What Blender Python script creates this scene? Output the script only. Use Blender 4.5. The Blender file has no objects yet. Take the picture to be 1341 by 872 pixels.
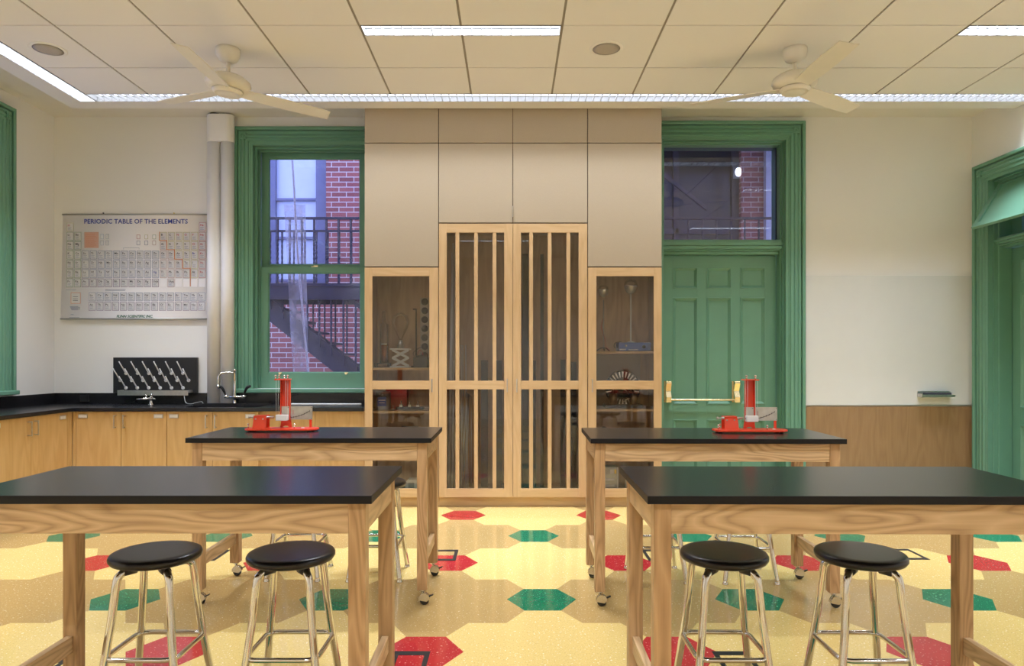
import bpy, bmesh, math, random
from mathutils import Vector, Matrix

random.seed(7)
S = bpy.context.scene
COL = S.collection
F = 912.6           # focal length in pixels of a 1341 px wide frame
EYE = 1.19

# ------------------------------------------------------------------ camera, world, exposure
cam = bpy.data.cameras.new('camera')
cam.sensor_width = 36.0
cam.lens = 24.5
cam.shift_x = 1.0 / 1341
cam.shift_y = 34.0 / 1341
cam.clip_start = 0.05
camo = bpy.data.objects.new('camera', cam)
camo.location = (0, 0, EYE)
camo.rotation_euler = (math.radians(90), 0, 0)
COL.objects.link(camo)
S.camera = camo

S.view_settings.view_transform = 'Standard'
S.view_settings.look = 'None'
S.view_settings.exposure = 0.09
S.view_settings.gamma = 1.0
S.view_settings.use_curve_mapping = False
S.cycles.max_bounces = 8
S.cycles.diffuse_bounces = 7
S.cycles.glossy_bounces = 4
S.cycles.transparent_max_bounces = 12
S.cycles.sample_clamp_indirect = 4.0
S.cycles.use_denoising = True

SKY = (0.40, 0.48, 1.0)
SKY_STRENGTH = 3.1
LAMP = (0.885, 0.962, 1.13)
LAMP_STRENGTH = 1.5      # what the tube shows through its louver
LAMP_WATTS = 118.0       # light sent down per square metre of fixture
LAMP_SPREAD = (72, 155)  # strips along the edge, fixtures in the field;       # cut-off angle of the parabolic louver

w = bpy.data.worlds.new('dusk_sky')
w.use_nodes = True
S.world = w
wn = w.node_tree.nodes
wn['Background'].inputs['Color'].default_value = (*SKY, 1)
wn['Background'].inputs['Strength'].default_value = SKY_STRENGTH


def ax(px, Y): return (px - 669.5) * Y / F
def az(py, Y): return EYE - (py - 470) * Y / F


# ------------------------------------------------------------------ materials
def newmat(name):
    m = bpy.data.materials.new(name)
    m.use_nodes = True
    nt = m.node_tree
    b = nt.nodes['Principled BSDF']
    return m, nt, b

def N(nt, t, **kw):
    n = nt.nodes.new(t)
    for k, v in kw.items():
        if k.startswith('i_'):
            n.inputs[k[2:].replace('_', ' ')].default_value = v
        else:
            setattr(n, k, v)
    return n

def ramp(nt, fac, stops):
    r = nt.nodes.new('ShaderNodeValToRGB')
    e = r.color_ramp.elements
    while len(e) < len(stops): e.new(0.5)
    for el, (p, c) in zip(e, stops):
        el.position = p
        el.color = (*c, 1)
    nt.links.new(fac, r.inputs[0])
    return r.outputs[0]

def plain(name, col, rough=0.5, metal=0.0, spec=0.5, noise=0.0, nscale=8.0, bump=0.0, bscale=60.0, coat=0.0):
    m, nt, b = newmat(name)
    b.inputs['Base Color'].default_value = (*col, 1)
    b.inputs['Roughness'].default_value = rough
    b.inputs['Metallic'].default_value = metal
    b.inputs['Specular IOR Level'].default_value = spec
    b.inputs['Coat Weight'].default_value = coat
    tc = N(nt, 'ShaderNodeTexCoord')
    if noise > 0:
        n = N(nt, 'ShaderNodeTexNoise', i_Scale=nscale, i_Detail=4.0)
        nt.links.new(tc.outputs['Object'], n.inputs['Vector'])
        lo = tuple(c * (1 - noise) for c in col); hi = tuple(min(1, c * (1 + noise)) for c in col)
        nt.links.new(ramp(nt, n.outputs['Fac'], [(0.3, lo), (0.7, hi)]), b.inputs['Base Color'])
    if bump > 0:
        n = N(nt, 'ShaderNodeTexNoise', i_Scale=bscale, i_Detail=3.0)
        nt.links.new(tc.outputs['Object'], n.inputs['Vector'])
        bp = N(nt, 'ShaderNodeBump', i_Strength=bump, i_Distance=0.002)
        nt.links.new(n.outputs['Fac'], bp.inputs['Height'])
        nt.links.new(bp.outputs['Normal'], b.inputs['Normal'])
    return m

def wood(name, axis, dark, mid, light, rough=0.38, ringy=1.0, fine=1.0):
    """grain along axis 0/1/2; cathedral rings from a stretched noise, fine pores on top"""
    m, nt, b = newmat(name)
    tc = N(nt, 'ShaderNodeTexCoord')
    oi = N(nt, 'ShaderNodeObjectInfo')
    off = N(nt, 'ShaderNodeVectorMath', operation='SCALE')
    cmb = N(nt, 'ShaderNodeCombineXYZ')
    for i in range(3): nt.links.new(oi.outputs['Random'], cmb.inputs[i])
    nt.links.new(cmb.outputs[0], off.inputs[0]); off.inputs['Scale'].default_value = 13.0
    add = N(nt, 'ShaderNodeVectorMath', operation='ADD')
    nt.links.new(tc.outputs['Object'], add.inputs[0]); nt.links.new(off.outputs[0], add.inputs[1])
    def mapped(al, ac):
        mp = N(nt, 'ShaderNodeMapping')
        s = [ac, ac, ac]; s[axis] = al
        mp.inputs['Scale'].default_value = s
        nt.links.new(add.outputs[0], mp.inputs['Vector'])
        return mp.outputs[0]
    n1 = N(nt, 'ShaderNodeTexNoise', i_Scale=1.0, i_Detail=2.0, i_Roughness=0.45)
    nt.links.new(mapped(1.1, 7.5), n1.inputs['Vector'])
    mu = N(nt, 'ShaderNodeMath', operation='MULTIPLY'); mu.inputs[1].default_value = 11.0 * ringy
    nt.links.new(n1.outputs['Fac'], mu.inputs[0])
    pp = N(nt, 'ShaderNodeMath', operation='PINGPONG'); pp.inputs[1].default_value = 0.5
    nt.links.new(mu.outputs[0], pp.inputs[0])
    m2 = N(nt, 'ShaderNodeMath', operation='MULTIPLY'); m2.inputs[1].default_value = 2.0
    nt.links.new(pp.outputs[0], m2.inputs[0])
    n2 = N(nt, 'ShaderNodeTexNoise', i_Scale=1.0, i_Detail=5.0, i_Roughness=0.7)
    nt.links.new(mapped(4.0, 170.0), n2.inputs['Vector'])
    mx = N(nt, 'ShaderNodeMix', data_type='FLOAT')
    mx.inputs[0].default_value = 0.45 * fine
    nt.links.new(m2.outputs[0], mx.inputs[2]); nt.links.new(n2.outputs['Fac'], mx.inputs[3])
    c = ramp(nt, mx.outputs[0], [(0.12, dark), (0.42, mid), (0.8, light)])
    nt.links.new(c, b.inputs['Base Color'])
    b.inputs['Roughness'].default_value = rough
    bp = N(nt, 'ShaderNodeBump', i_Strength=0.15, i_Distance=0.001)
    nt.links.new(n2.outputs['Fac'], bp.inputs['Height']); nt.links.new(bp.outputs[0], b.inputs['Normal'])
    return m

def terrazzo(name, col, speck):
    m, nt, b = newmat(name)
    tc = N(nt, 'ShaderNodeTexCoord')
    v = N(nt, 'ShaderNodeTexNoise', i_Scale=150.0, i_Detail=2.0)
    nt.links.new(tc.outputs['Object'], v.inputs['Vector'])
    v2 = N(nt, 'ShaderNodeTexNoise', i_Scale=95.0, i_Detail=1.0)
    mp = N(nt, 'ShaderNodeMapping'); mp.inputs['Location'].default_value = (3, 7, 1)
    nt.links.new(tc.outputs['Object'], mp.inputs[0]); nt.links.new(mp.outputs[0], v2.inputs['Vector'])
    lo = tuple(c * 0.80 for c in col)
    c1 = ramp(nt, v.outputs['Fac'], [(0.33, lo), (0.45, col)])
    f2 = ramp(nt, v2.outputs['Fac'], [(0.67, (0, 0, 0)), (0.71, (1, 1, 1))])
    mx = N(nt, 'ShaderNodeMix', data_type='RGBA')
    nt.links.new(f2, mx.inputs[0]); nt.links.new(c1, mx.inputs[6]); mx.inputs[7].default_value = (*speck, 1)
    nt.links.new(mx.outputs[2], b.inputs['Base Color'])
    b.inputs['Roughness'].default_value = 0.11
    b.inputs['Specular IOR Level'].default_value = 0.55
    n = N(nt, 'ShaderNodeTexNoise', i_Scale=7.0, i_Detail=2.0)
    nt.links.new(tc.outputs['Object'], n.inputs['Vector'])
    bp = N(nt, 'ShaderNodeBump', i_Strength=0.12, i_Distance=0.01)
    nt.links.new(n.outputs['Fac'], bp.inputs['Height']); nt.links.new(bp.outputs[0], b.inputs['Normal'])
    return m

def clear_glass(name, tint=(1, 1, 1), refl=1.0, rough=0.0):
    m = bpy.data.materials.new(name); m.use_nodes = True
    nt = m.node_tree; nt.nodes.clear()
    out = N(nt, 'ShaderNodeOutputMaterial')
    tr = N(nt, 'ShaderNodeBsdfTransparent'); tr.inputs[0].default_value = (*tint, 1)
    gl = N(nt, 'ShaderNodeBsdfGlossy'); gl.inputs['Roughness'].default_value = rough
    fr = N(nt, 'ShaderNodeFresnel'); fr.inputs[0].default_value = 1.5
    mu = N(nt, 'ShaderNodeMath', operation='MULTIPLY'); mu.inputs[1].default_value = refl
    mx = N(nt, 'ShaderNodeMixShader')
    nt.links.new(fr.outputs[0], mu.inputs[0]); nt.links.new(mu.outputs[0], mx.inputs[0])
    nt.links.new(tr.outputs[0], mx.inputs[1]); nt.links.new(gl.outputs[0], mx.inputs[2])
    nt.links.new(mx.outputs[0], out.inputs[0])
    return m

def emit(name, col, s):
    m, nt, b = newmat(name)
    b.inputs['Base Color'].default_value = (0.9, 0.9, 0.9, 1)
    b.inputs['Emission Color'].default_value = (*col, 1)
    b.inputs['Emission Strength'].default_value = s
    return m

def brick_mat(name):
    m, nt, b = newmat(name)
    tc = N(nt, 'ShaderNodeTexCoord')
    sx = N(nt, 'ShaderNodeSeparateXYZ'); nt.links.new(tc.outputs['Object'], sx.inputs[0])
    ad = N(nt, 'ShaderNodeMath', operation='ADD'); nt.links.new(sx.outputs[0], ad.inputs[0]); nt.links.new(sx.outputs[1], ad.inputs[1])
    cb = N(nt, 'ShaderNodeCombineXYZ'); nt.links.new(ad.outputs[0], cb.inputs[0]); nt.links.new(sx.outputs[2], cb.inputs[1])
    br = N(nt, 'ShaderNodeTexBrick')
    br.inputs['Scale'].default_value = 1.0
    br.inputs['Brick Width'].default_value = 0.215
    br.inputs['Row Height'].default_value = 0.072
    br.inputs['Mortar Size'].default_value = 0.006
    br.inputs['Color1'].default_value = (0.40, 0.12, 0.10, 1)
    br.inputs['Color2'].default_value = (0.26, 0.075, 0.07, 1)
    br.inputs['Mortar'].default_value = (0.62, 0.55, 0.50, 1)
    nt.links.new(cb.outputs[0], br.inputs['Vector'])
    nt.links.new(br.outputs['Color'], b.inputs['Base Color'])
    b.inputs['Roughness'].default_value = 0.85
    return m

M = {}
M['wall'] = plain('white_wall_paint', (0.82, 0.815, 0.785), 0.6, noise=0.012, nscale=2.0, bump=0.05, bscale=40)
M['plaster'] = plain('ceiling_plaster', (0.74, 0.72, 0.665), 0.7, noise=0.01)
M['tile'] = plain('ceiling_tile', (0.84, 0.835, 0.82), 0.85, noise=0.02, nscale=300, bump=0.15, bscale=400)
M['grid'] = plain('grid_metal', (0.32, 0.295, 0.255), 0.6)
M['border'] = plain('ceiling_border', (0.78, 0.77, 0.73), 0.6)
M['green'] = plain('green_paint', (0.135, 0.315, 0.215), 0.33, noise=0.02, bump=0.03, bscale=30)
M['oakx'] = wood('oak_grain_x', 0, (0.35, 0.21, 0.10), (0.55, 0.36, 0.18), (0.68, 0.47, 0.255), 0.38, 1.7, 1.1)
M['oaky'] = wood('oak_grain_y', 1, (0.35, 0.21, 0.10), (0.55, 0.36, 0.18), (0.68, 0.47, 0.255), 0.38, 1.7, 1.1)
M['oakz'] = wood('oak_grain_z', 2, (0.30, 0.17, 0.075), (0.44, 0.26, 0.115), (0.56, 0.35, 0.17), 0.38, 1.7, 1.2)
M['cabz'] = wood('cabinet_oak_z', 2, (0.49, 0.315, 0.15), (0.57, 0.385, 0.195), (0.64, 0.45, 0.245), 0.35, 0.7, 1.6)
M['cabx'] = wood('cabinet_oak_x', 0, (0.49, 0.315, 0.15), (0.57, 0.385, 0.195), (0.64, 0.45, 0.245), 0.35, 0.7, 1.6)
M['venz'] = wood('veneer_oak_z', 2, (0.48, 0.29, 0.105), (0.57, 0.365, 0.145), (0.64, 0.43, 0.19), 0.3, 0.6, 1.5)
M['wains'] = wood('wainscot_veneer', 2, (0.235, 0.135, 0.06), (0.29, 0.175, 0.08), (0.345, 0.22, 0.105), 0.35, 0.6, 1.6)
M['inner'] = wood('cabinet_inside', 2, (0.44, 0.30, 0.19), (0.52, 0.365, 0.24), (0.60, 0.43, 0.28), 0.5, 0.5, 1.0)
M['laminate'] = plain('tan_laminate', (0.42, 0.345, 0.24), 0.45, noise=0.02, nscale=150)
M['gap'] = plain('dark_joint', (0.10, 0.06, 0.035), 0.7)
M['epoxy'] = plain('black_epoxy', (0.012, 0.012, 0.014), 0.24, spec=0.5, noise=0.15, nscale=4, bump=0.02, bscale=300)
M['epoxyedge'] = plain('black_epoxy_edge', (0.008, 0.007, 0.007), 0.45, spec=0.25)
M['seat'] = plain('black_seat', (0.011, 0.010, 0.012), 0.28, bump=0.04, bscale=90)
M['chrome'] = plain('chrome', (0.78, 0.76, 0.72), 0.10, 1.0, noise=0.05)
M['steel'] = plain('brushed_steel', (0.60, 0.60, 0.58), 0.32, 1.0, noise=0.08, nscale=40)
M['dullsteel'] = plain('grey_metal', (0.42, 0.43, 0.42), 0.4, 0.7)
M['brass'] = plain('polished_brass', (0.90, 0.80, 0.52), 0.22, 1.0, noise=0.05)
M['rubber'] = plain('black_rubber', (0.015, 0.015, 0.015), 0.45)
M['black'] = plain('black_plastic', (0.012, 0.012, 0.013), 0.4, noise=0.1)
M['iron'] = plain('painted_iron', (0.036, 0.036, 0.058), 0.45, noise=0.2, nscale=10)
M['fan'] = plain('fan_enamel', (0.78, 0.75, 0.66), 0.35, noise=0.02)
M['white'] = plain('white_plastic', (0.80, 0.80, 0.78), 0.35, noise=0.02)
M['pipe'] = plain('white_gloss_paint', (0.86, 0.86, 0.85), 0.32, noise=0.015)
M['red'] = plain('orange_red_enamel', (0.72, 0.055, 0.018), 0.28, noise=0.04)
M['glass'] = clear_glass('window_glass', (0.96, 0.97, 1.0), 0.9)
M['cabglass'] = clear_glass('cabinet_glass', (0.98, 0.975, 0.97), 1.5)
M['transglass'] = clear_glass('transom_glass', (0.68, 0.68, 0.70), 2.1)
M['lampglass'] = clear_glass('bulb_glass', (0.985, 0.985, 0.985), 0.5)
M['lamp'] = emit('lamp_tube', LAMP, LAMP_STRENGTH)
M['louver'] = plain('louver_aluminium', (0.26, 0.26, 0.255), 0.35)
M['speaker'] = plain('speaker_grille', (0.42, 0.385, 0.34), 0.7, noise=0.1, nscale=400)
M['cream'] = terrazzo('cream_tile', (0.69, 0.51, 0.180), (0.90, 0.80, 0.55))
M['tan'] = terrazzo('tan_tile', (0.43, 0.285, 0.104), (0.72, 0.58, 0.36))
M['redt'] = terrazzo('red_tile', (0.40, 0.022, 0.026), (0.72, 0.30, 0.26))
M['greent'] = terrazzo('green_tile', (0.010, 0.155, 0.072), (0.22, 0.42, 0.28))
M['board'] = plain('marker_board', (0.70, 0.72, 0.70), 0.16, noise=0.01)
M['paper'] = plain('poster_paper', (0.86, 0.85, 0.88), 0.45)
M['brick'] = brick_mat('brick')
M['pane'] = plain('sky_reflection_pane', (0.62, 0.68, 0.80), 0.25, noise=0.08, nscale=3)  # reflected sky is put into the pale blue base colour
M['bluepaint'] = plain('blue_grey_paint', (0.16, 0.17, 0.26), 0.5, noise=0.08)
M['stone'] = plain('pale_stone', (0.55, 0.55, 0.60), 0.8, noise=0.08)
M['asphalt'] = plain('yard_ground', (0.12, 0.12, 0.12), 0.9, noise=0.2)
M['darkpane'] = plain('dark_pane', (0.02, 0.02, 0.03), 0.12, noise=0.1)
M['copper'] = plain('copper_wire', (0.75, 0.28, 0.10), 0.3, 0.9)
M['blue'] = plain('blue_enamel', (0.06, 0.14, 0.48), 0.35, noise=0.04)
M['ink'] = plain('dark_ink', (0.05, 0.05, 0.07), 0.6)
M['yellow'] = plain('yellow_plastic', (0.75, 0.55, 0.08), 0.4)
M['redp'] = plain('red_plastic', (0.5, 0.04, 0.04), 0.4)
M['beige'] = plain('beige_board', (0.45, 0.40, 0.33), 0.6)
M['silver'] = plain('silvered_glass', (0.85, 0.83, 0.78), 0.2, 0.65)
M['alu'] = plain('aluminium_rod', (0.66, 0.66, 0.68), 0.35, 0.35)
M['aludark'] = plain('grey_rod', (0.42, 0.42, 0.44), 0.35, 0.35)
M['bronze'] = plain('dark_bronze', (0.30, 0.23, 0.18), 0.35, 0.6)
M['cord'] = plain('white_cord', (0.70, 0.68, 0.72), 0.7, noise=0.25, nscale=90)

def colmat(name, c, r=0.5):
    if name not in M: M[name] = plain(name, c, r)
    return name


# ------------------------------------------------------------------ mesh builder
class MB:
    def __init__(s, default='white'):
        s.v = []; s.f = []; s.m = []; s.sm = []; s.mats = []; s.d = default; s.T = Matrix.Identity(4)
    def mi(s, m):
        m = m or s.d
        if m not in s.mats: s.mats.append(m)
        return s.mats.index(m)
    def add(s, vs, fs, m=None, smooth=False):
        o = len(s.v); k = s.mi(m)
        s.v += [tuple(s.T @ Vector(p)) for p in vs]
        for f in fs:
            s.f.append([o + i for i in f]); s.m.append(k); s.sm.append(smooth)
        return s
    def box(s, x0, x1, y0, y1, z0, z1, m=None):
        if x0 > x1: x0, x1 = x1, x0
        if y0 > y1: y0, y1 = y1, y0
        if z0 > z1: z0, z1 = z1, z0
        v = [(x0, y0, z0), (x1, y0, z0), (x1, y1, z0), (x0, y1, z0), (x0, y0, z1), (x1, y0, z1), (x1, y1, z1), (x0, y1, z1)]
        return s.add(v, [(0, 3, 2, 1), (4, 5, 6, 7), (0, 1, 5, 4), (1, 2, 6, 5), (2, 3, 7, 6), (3, 0, 4, 7)], m)
    def rod(s, p0, p1, r0, r1=None, seg=12, m=None, caps=True):
        r1 = r0 if r1 is None else r1
        p0 = Vector(p0); p1 = Vector(p1); d = (p1 - p0).normalized()
        a = d.orthogonal().normalized(); b = d.cross(a)
        vs = []
        for p, r in ((p0, r0), (p1, r1)):
            for i in range(seg):
                t = 2 * math.pi * i / seg
                vs.append(p + a * math.cos(t) * r + b * math.sin(t) * r)
        s.add(vs, [(i, (i + 1) % seg, seg + (i + 1) % seg, seg + i) for i in range(seg)], m, True)
        if caps:
            s.add(vs[:seg], [tuple(reversed(range(seg)))], m); s.add(vs[seg:], [tuple(range(seg))], m)
        return s
    def tube(s, pts, r, seg=10, m=None, closed=False):
        pts = [Vector(p) for p in pts]; n = len(pts); vs = []
        prev = None
        for i, p in enumerate(pts):
            if closed: d = pts[(i + 1) % n] - pts[i - 1]
            else: d = pts[min(i + 1, n - 1)] - pts[max(i - 1, 0)]
            d.normalize()
            if prev is None: a = d.orthogonal().normalized()
            else:
                a = (prev - d * prev.dot(d)).normalized()
            prev = a; b = d.cross(a)
            rr = r[i] if isinstance(r, (list, tuple)) else r
            for k in range(seg):
                t = 2 * math.pi * k / seg
                vs.append(p + a * math.cos(t) * rr + b * math.sin(t) * rr)
        fs = []
        for i in range(n if closed else n - 1):
            j = (i + 1) % n
            for k in range(seg):
                fs.append((i * seg + k, i * seg + (k + 1) % seg, j * seg + (k + 1) % seg, j * seg + k))
        s.add(vs, fs, m, True)
        if not closed:
            s.add(vs[:seg], [tuple(reversed(range(seg)))], m); s.add(vs[-seg:], [tuple(range(seg))], m)
        return s
    def lathe(s, prof, c=(0, 0, 0), seg=32, m=None, axis=2, smooth=True):
        """prof: list of (radius, height)"""
        vs = []
        for r, h in prof:
            for k in range(seg):
                t = 2 * math.pi * k / seg
                a, b = math.cos(t) * r, math.sin(t) * r
                if axis == 2: p = (c[0] + a, c[1] + b, c[2] + h)
                elif axis == 1: p = (c[0] + b, c[1] + h, c[2] + a)
                else: p = (c[0] + h, c[1] + a, c[2] + b)
                vs.append(p)
        fs = []
        for i in range(len(prof) - 1):
            for k in range(seg):
                fs.append((i * seg + k, i * seg + (k + 1) % seg, (i + 1) * seg + (k + 1) % seg, (i + 1) * seg + k))
        s.add(vs, fs, m, smooth)
        if prof[0][0] > 1e-5: s.add(vs[:seg], [tuple(reversed(range(seg)))], m)
        if prof[-1][0] > 1e-5: s.add(vs[-seg:], [tuple(range(seg))], m)
        return s
    def ball(s, c, r, seg=20, rings=12, m=None, sc=(1, 1, 1)):
        vs = []; fs = []
        for i in range(rings + 1):
            t = math.pi * i / rings
            for k in range(seg):
                u = 2 * math.pi * k / seg
                vs.append((c[0] + r * sc[0] * math.sin(t) * math.cos(u), c[1] + r * sc[1] * math.sin(t) * math.sin(u), c[2] + r * sc[2] * math.cos(t)))
        for i in range(rings):
            for k in range(seg):
                fs.append((i * seg + k, (i + 1) * seg + k, (i + 1) * seg + (k + 1) % seg, i * seg + (k + 1) % seg))
        return s.add(vs, fs, m, True)
    def prism(s, poly, lo, hi, axis=1, m=None):
        """poly in the plane of the other two axes, extruded along axis"""
        def P(a, b, h):
            return (a, h, b) if axis == 1 else ((h, a, b) if axis == 0 else (a, b, h))
        n = len(poly)
        vs = [P(a, b, lo) for a, b in poly] + [P(a, b, hi) for a, b in poly]
        fs = [tuple(range(n)), tuple(reversed(range(n, 2 * n)))] + [(i, n + i, n + (i + 1) % n, (i + 1) % n) for i in range(n)]
        return s.add(vs, fs, m)
    def build(s, name, parent=None, bevel=0.0, bseg=2):
        me = bpy.data.meshes.new(name)
        me.from_pydata(s.v, [], s.f)
        for k in s.mats: me.materials.append(M[k])
        for p, k, sm in zip(me.polygons, s.m, s.sm):
            p.material_index = k; p.use_smooth = sm
        bm = bmesh.new(); bm.from_mesh(me)
        bmesh.ops.remove_doubles(bm, verts=bm.verts, dist=1e-6)
        bmesh.ops.recalc_face_normals(bm, faces=bm.faces)
        bm.to_mesh(me); bm.free()
        me.update()
        o = bpy.data.objects.new(name, me)
        COL.objects.link(o)
        if parent: o.parent = parent
        if bevel > 0:
            b = o.modifiers.new('bevel', 'BEVEL'); b.width = bevel; b.segments = bseg; b.limit_method = 'ANGLE'; b.angle_limit = math.radians(40)
        return o

def tag(o, label, cat, group=None):
    o['label'] = label; o['category'] = cat
    if group: o['group'] = group
    return o
def struct(o):
    o['kind'] = 'structure'; return o
def thing(name, label, cat, loc=(0, 0, 0), rz=0, group=None):
    o = bpy.data.objects.new(name, None); COL.objects.link(o)
    o.location = loc; o.rotation_euler = (0, 0, rz); o.empty_display_size = 0.1
    return tag(o, label, cat, group)
def sthing(name, loc=(0, 0, 0)):
    o = bpy.data.objects.new(name, None); COL.objects.link(o); o.location = loc
    return struct(o)
def dup(root, loc, rz=0, label=None, group=None):
    r = root.copy(); COL.objects.link(r); r.location = loc; r.rotation_euler = (0, 0, rz)
    if label: r['label'] = label
    if group: r['group'] = group
    for ch in list(root.children):
        c = ch.copy(); COL.objects.link(c); c.parent = r
        for g in list(ch.children):
            d = g.copy(); COL.objects.link(d); d.parent = c
    return r

def text_mesh(items, name, parent, z=0.0):
    """items: (string, size, (u, w), material, shear, bold offset, align) printed in the XZ plane at y=z; one mesh part"""
    tmp = []
    for st, size, (u, w_), m, shear, off, al in items:
        c = bpy.data.curves.new('t', 'FONT'); c.body = st; c.size = size; c.align_x = al; c.align_y = 'CENTER'
        c.shear = shear; c.offset = off; c.resolution_u = 2
        o = bpy.data.objects.new('t', c); COL.objects.link(o); tmp.append((o, c, u, w_, m))
    dg = bpy.context.evaluated_depsgraph_get()
    mb = MB()
    for o, c, u, w_, m in tmp:
        me = bpy.data.meshes.new_from_object(o.evaluated_get(dg))
        mb.add([(u + v.co.x, z, w_ + v.co.y) for v in me.vertices], [tuple(p.vertices) for p in me.polygons], m)
        bpy.data.meshes.remove(me)
        bpy.data.objects.remove(o); bpy.data.curves.remove(c)
    return mb.build(name, parent)


# ------------------------------------------------------------------ room dimensions
XL, XR, YB, YF = -4.0, 4.03, 6.10, -2.6
ZC, ZT = 3.306, 3.19          # plaster ceiling, underside of the hung tile ceiling
WT = 0.32
WIN = (-2.271, -1.235, 0.93, 3.07)      # opening in back wall
DOOR = (1.31, 2.412, 0.0, 3.12)
LWIN = (4.28, 5.43, 0.94, 3.045)        # opening (y) in left wall
RDOOR = (4.85, 5.88, 0.0, 2.704)        # opening (y) in right wall

def wall_boxes(mb, u0, u1, z0, z1, holes, put):
    us = sorted([u0, u1] + [h[0] for h in holes] + [h[1] for h in holes])
    for a, b in zip(us[:-1], us[1:]):
        if b - a < 1e-6: continue
        hs = [h for h in holes if h[0] <= a + 1e-6 and h[1] >= b - 1e-6]
        if not hs: put(a, b, z0, z1)
        else:
            h = hs[0]
            if h[2] > z0: put(a, b, z0, h[2])
            if h[3] < z1: put(a, b, h[3], z1)

mb = MB('wall'); wall_boxes(mb, XL - WT, XR + WT, 0, ZC + 0.2, [WIN, DOOR], lambda a, b, c, d: mb.box(a, b, YB, YB + WT, c, d)); struct(mb.build('wall_back'))
mb = MB('wall'); wall_boxes(mb, YF, YB, 0, ZC + 0.2, [LWIN], lambda a, b, c, d: mb.box(XL - WT, XL, a, b, c, d)); struct(mb.build('wall_left'))
mb = MB('wall'); wall_boxes(mb, YF, YB, 0, ZC + 0.2, [RDOOR], lambda a, b, c, d: mb.box(XR, XR + WT, a, b, c, d)); struct(mb.build('wall_right'))
struct(MB('wall').box(XL - WT, XR + WT, YF - 0.2, YF, 0, ZC + 0.2).build('wall_front'))
struct(MB('plaster').box(XL - WT, XR + WT, YF - 0.2, YB + WT, ZC, ZC + 0.25).build('ceiling'))

# floor: one mesh of hexagonal tiles
sx, hh, gx, gy = 0.1717, 0.1548, 0.150, 0.0
gy = F * EYE / (784.7 - 470)
mb = MB('cream')
for i in range(-30, 31):
    for j in range(-30, 25):
        cx = gx + 1.5 * sx * i
        row = 2 * j + (i % 2)
        cy = gy + hh * row
        if not (XL - 0.3 < cx < XR + 0.3 and YF - 0.3 < cy < YB + 0.4): continue
        ci = i % 4; r8 = row % 8
        if ci == 0: m = 'greent' if r8 == 0 else 'cream'
        elif ci == 2: m = 'redt' if r8 == 4 else 'tan'
        else: m = 'tan' if r8 in (1, 7) else 'cream'
        pts = [(cx + sx, cy, 0), (cx + sx / 2, cy + hh, 0), (cx - sx / 2, cy + hh, 0), (cx - sx, cy, 0), (cx - sx / 2, cy - hh, 0), (cx + sx / 2, cy - hh, 0)]
        mb.add(pts, [(0, 1, 2, 3, 4, 5)], m)
fl = mb.build('floor')
bm = bmesh.new(); bm.from_mesh(fl.data)
for co, no in (((XL - 0.05, 0, 0), (-1, 0, 0)), ((XR + 0.05, 0, 0), (1, 0, 0)), ((0, YF - 0.05, 0), (0, -1, 0)), ((0, YB + 0.25, 0), (0, 1, 0))):
    bmesh.ops.bisect_plane(bm, geom=bm.verts[:] + bm.edges[:] + bm.faces[:], plane_co=co, plane_no=no, clear_outer=True)
for f in bm.faces:
    if f.normal.z < 0: f.normal_flip()
bm.to_mesh(fl.data); bm.free()
struct(fl)
struct(MB('asphalt').box(XL - 0.3, XR + 0.3, YF - 0.2, YB + 0.3, -0.1, -0.003).build('floor'))

# ------------------------------------------------------------------ hung ceiling
GX0, GS = -2.743, 0.61
ROWY = [4.178 + GS * k for k in range(-11, 2)]          # ... 4.178, 4.788
FIX = [(-0.913, 0.307, 4.178), (2.747, 3.967, 4.178), (-0.913, 0.307, 1.738), (2.747, 3.967, 1.738), (-0.913, 0.307, -0.702), (2.747, 3.967, -0.702)]
FW = 0.134
SY0, SY1 = 5.262, 5.420            # back light strip
SX0, SX1 = -3.355, -3.222          # left light strip
CX0, CY1 = -3.508, 5.568           # outer edges of the cloud
mb = MB('tile')
g = 0.0045
xs = [SX1] + [GX0 + GS * k for k in range(0, 12) if GX0 + GS * k < XR - 0.02] + [XR - 0.004]
ys = [YF + 0.02] + [y for y in ROWY if y > YF + 0.1] + [SY0]
for xa, xb in zip(xs[:-1], xs[1:]):
    for ya, yb in zip(ys[:-1], ys[1:]):
        y0 = ya
        for fx0, fx1, fy in FIX:
            if abs(fy - ya) < 0.02 and xa >= fx0 - 0.01 and xb <= fx1 + 0.01: y0 = ya + FW
        mb.box(xa + 0.0075, xb - 0.0075, y0 + g, yb - g, ZT, ZT + 0.02)
# darker grid behind the joints, left open where lamps sit
mb2 = MB('grid')
for xa in xs:
    y_ = YF + 0.01
    for fx0, fx1, fy in sorted(FIX, key=lambda q: q[2]):
        if fx0 + 0.02 < xa < fx1 - 0.02:
            mb2.box(xa - 0.010, xa + 0.010, y_, fy, ZT + 0.006, ZT + 0.012); y_ = fy + FW + 0.004
    mb2.box(xa - (0.010 if xa > SX1 + 0.01 else 0), xa + 0.010 if xa < XR - 0.02 else XR - 0.001, y_, SY0, ZT + 0.006, ZT + 0.012)
for ya in ys: mb2.box(SX1, XR - 0.001, ya - 0.008, ya + (0.008 if ya < SY0 - 0.01 else 0), ZT + 0.0065, ZT + 0.0125)
cl = mb.build('ceiling'); struct(cl)
gr = mb2.build('ceiling_grid', cl)
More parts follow.
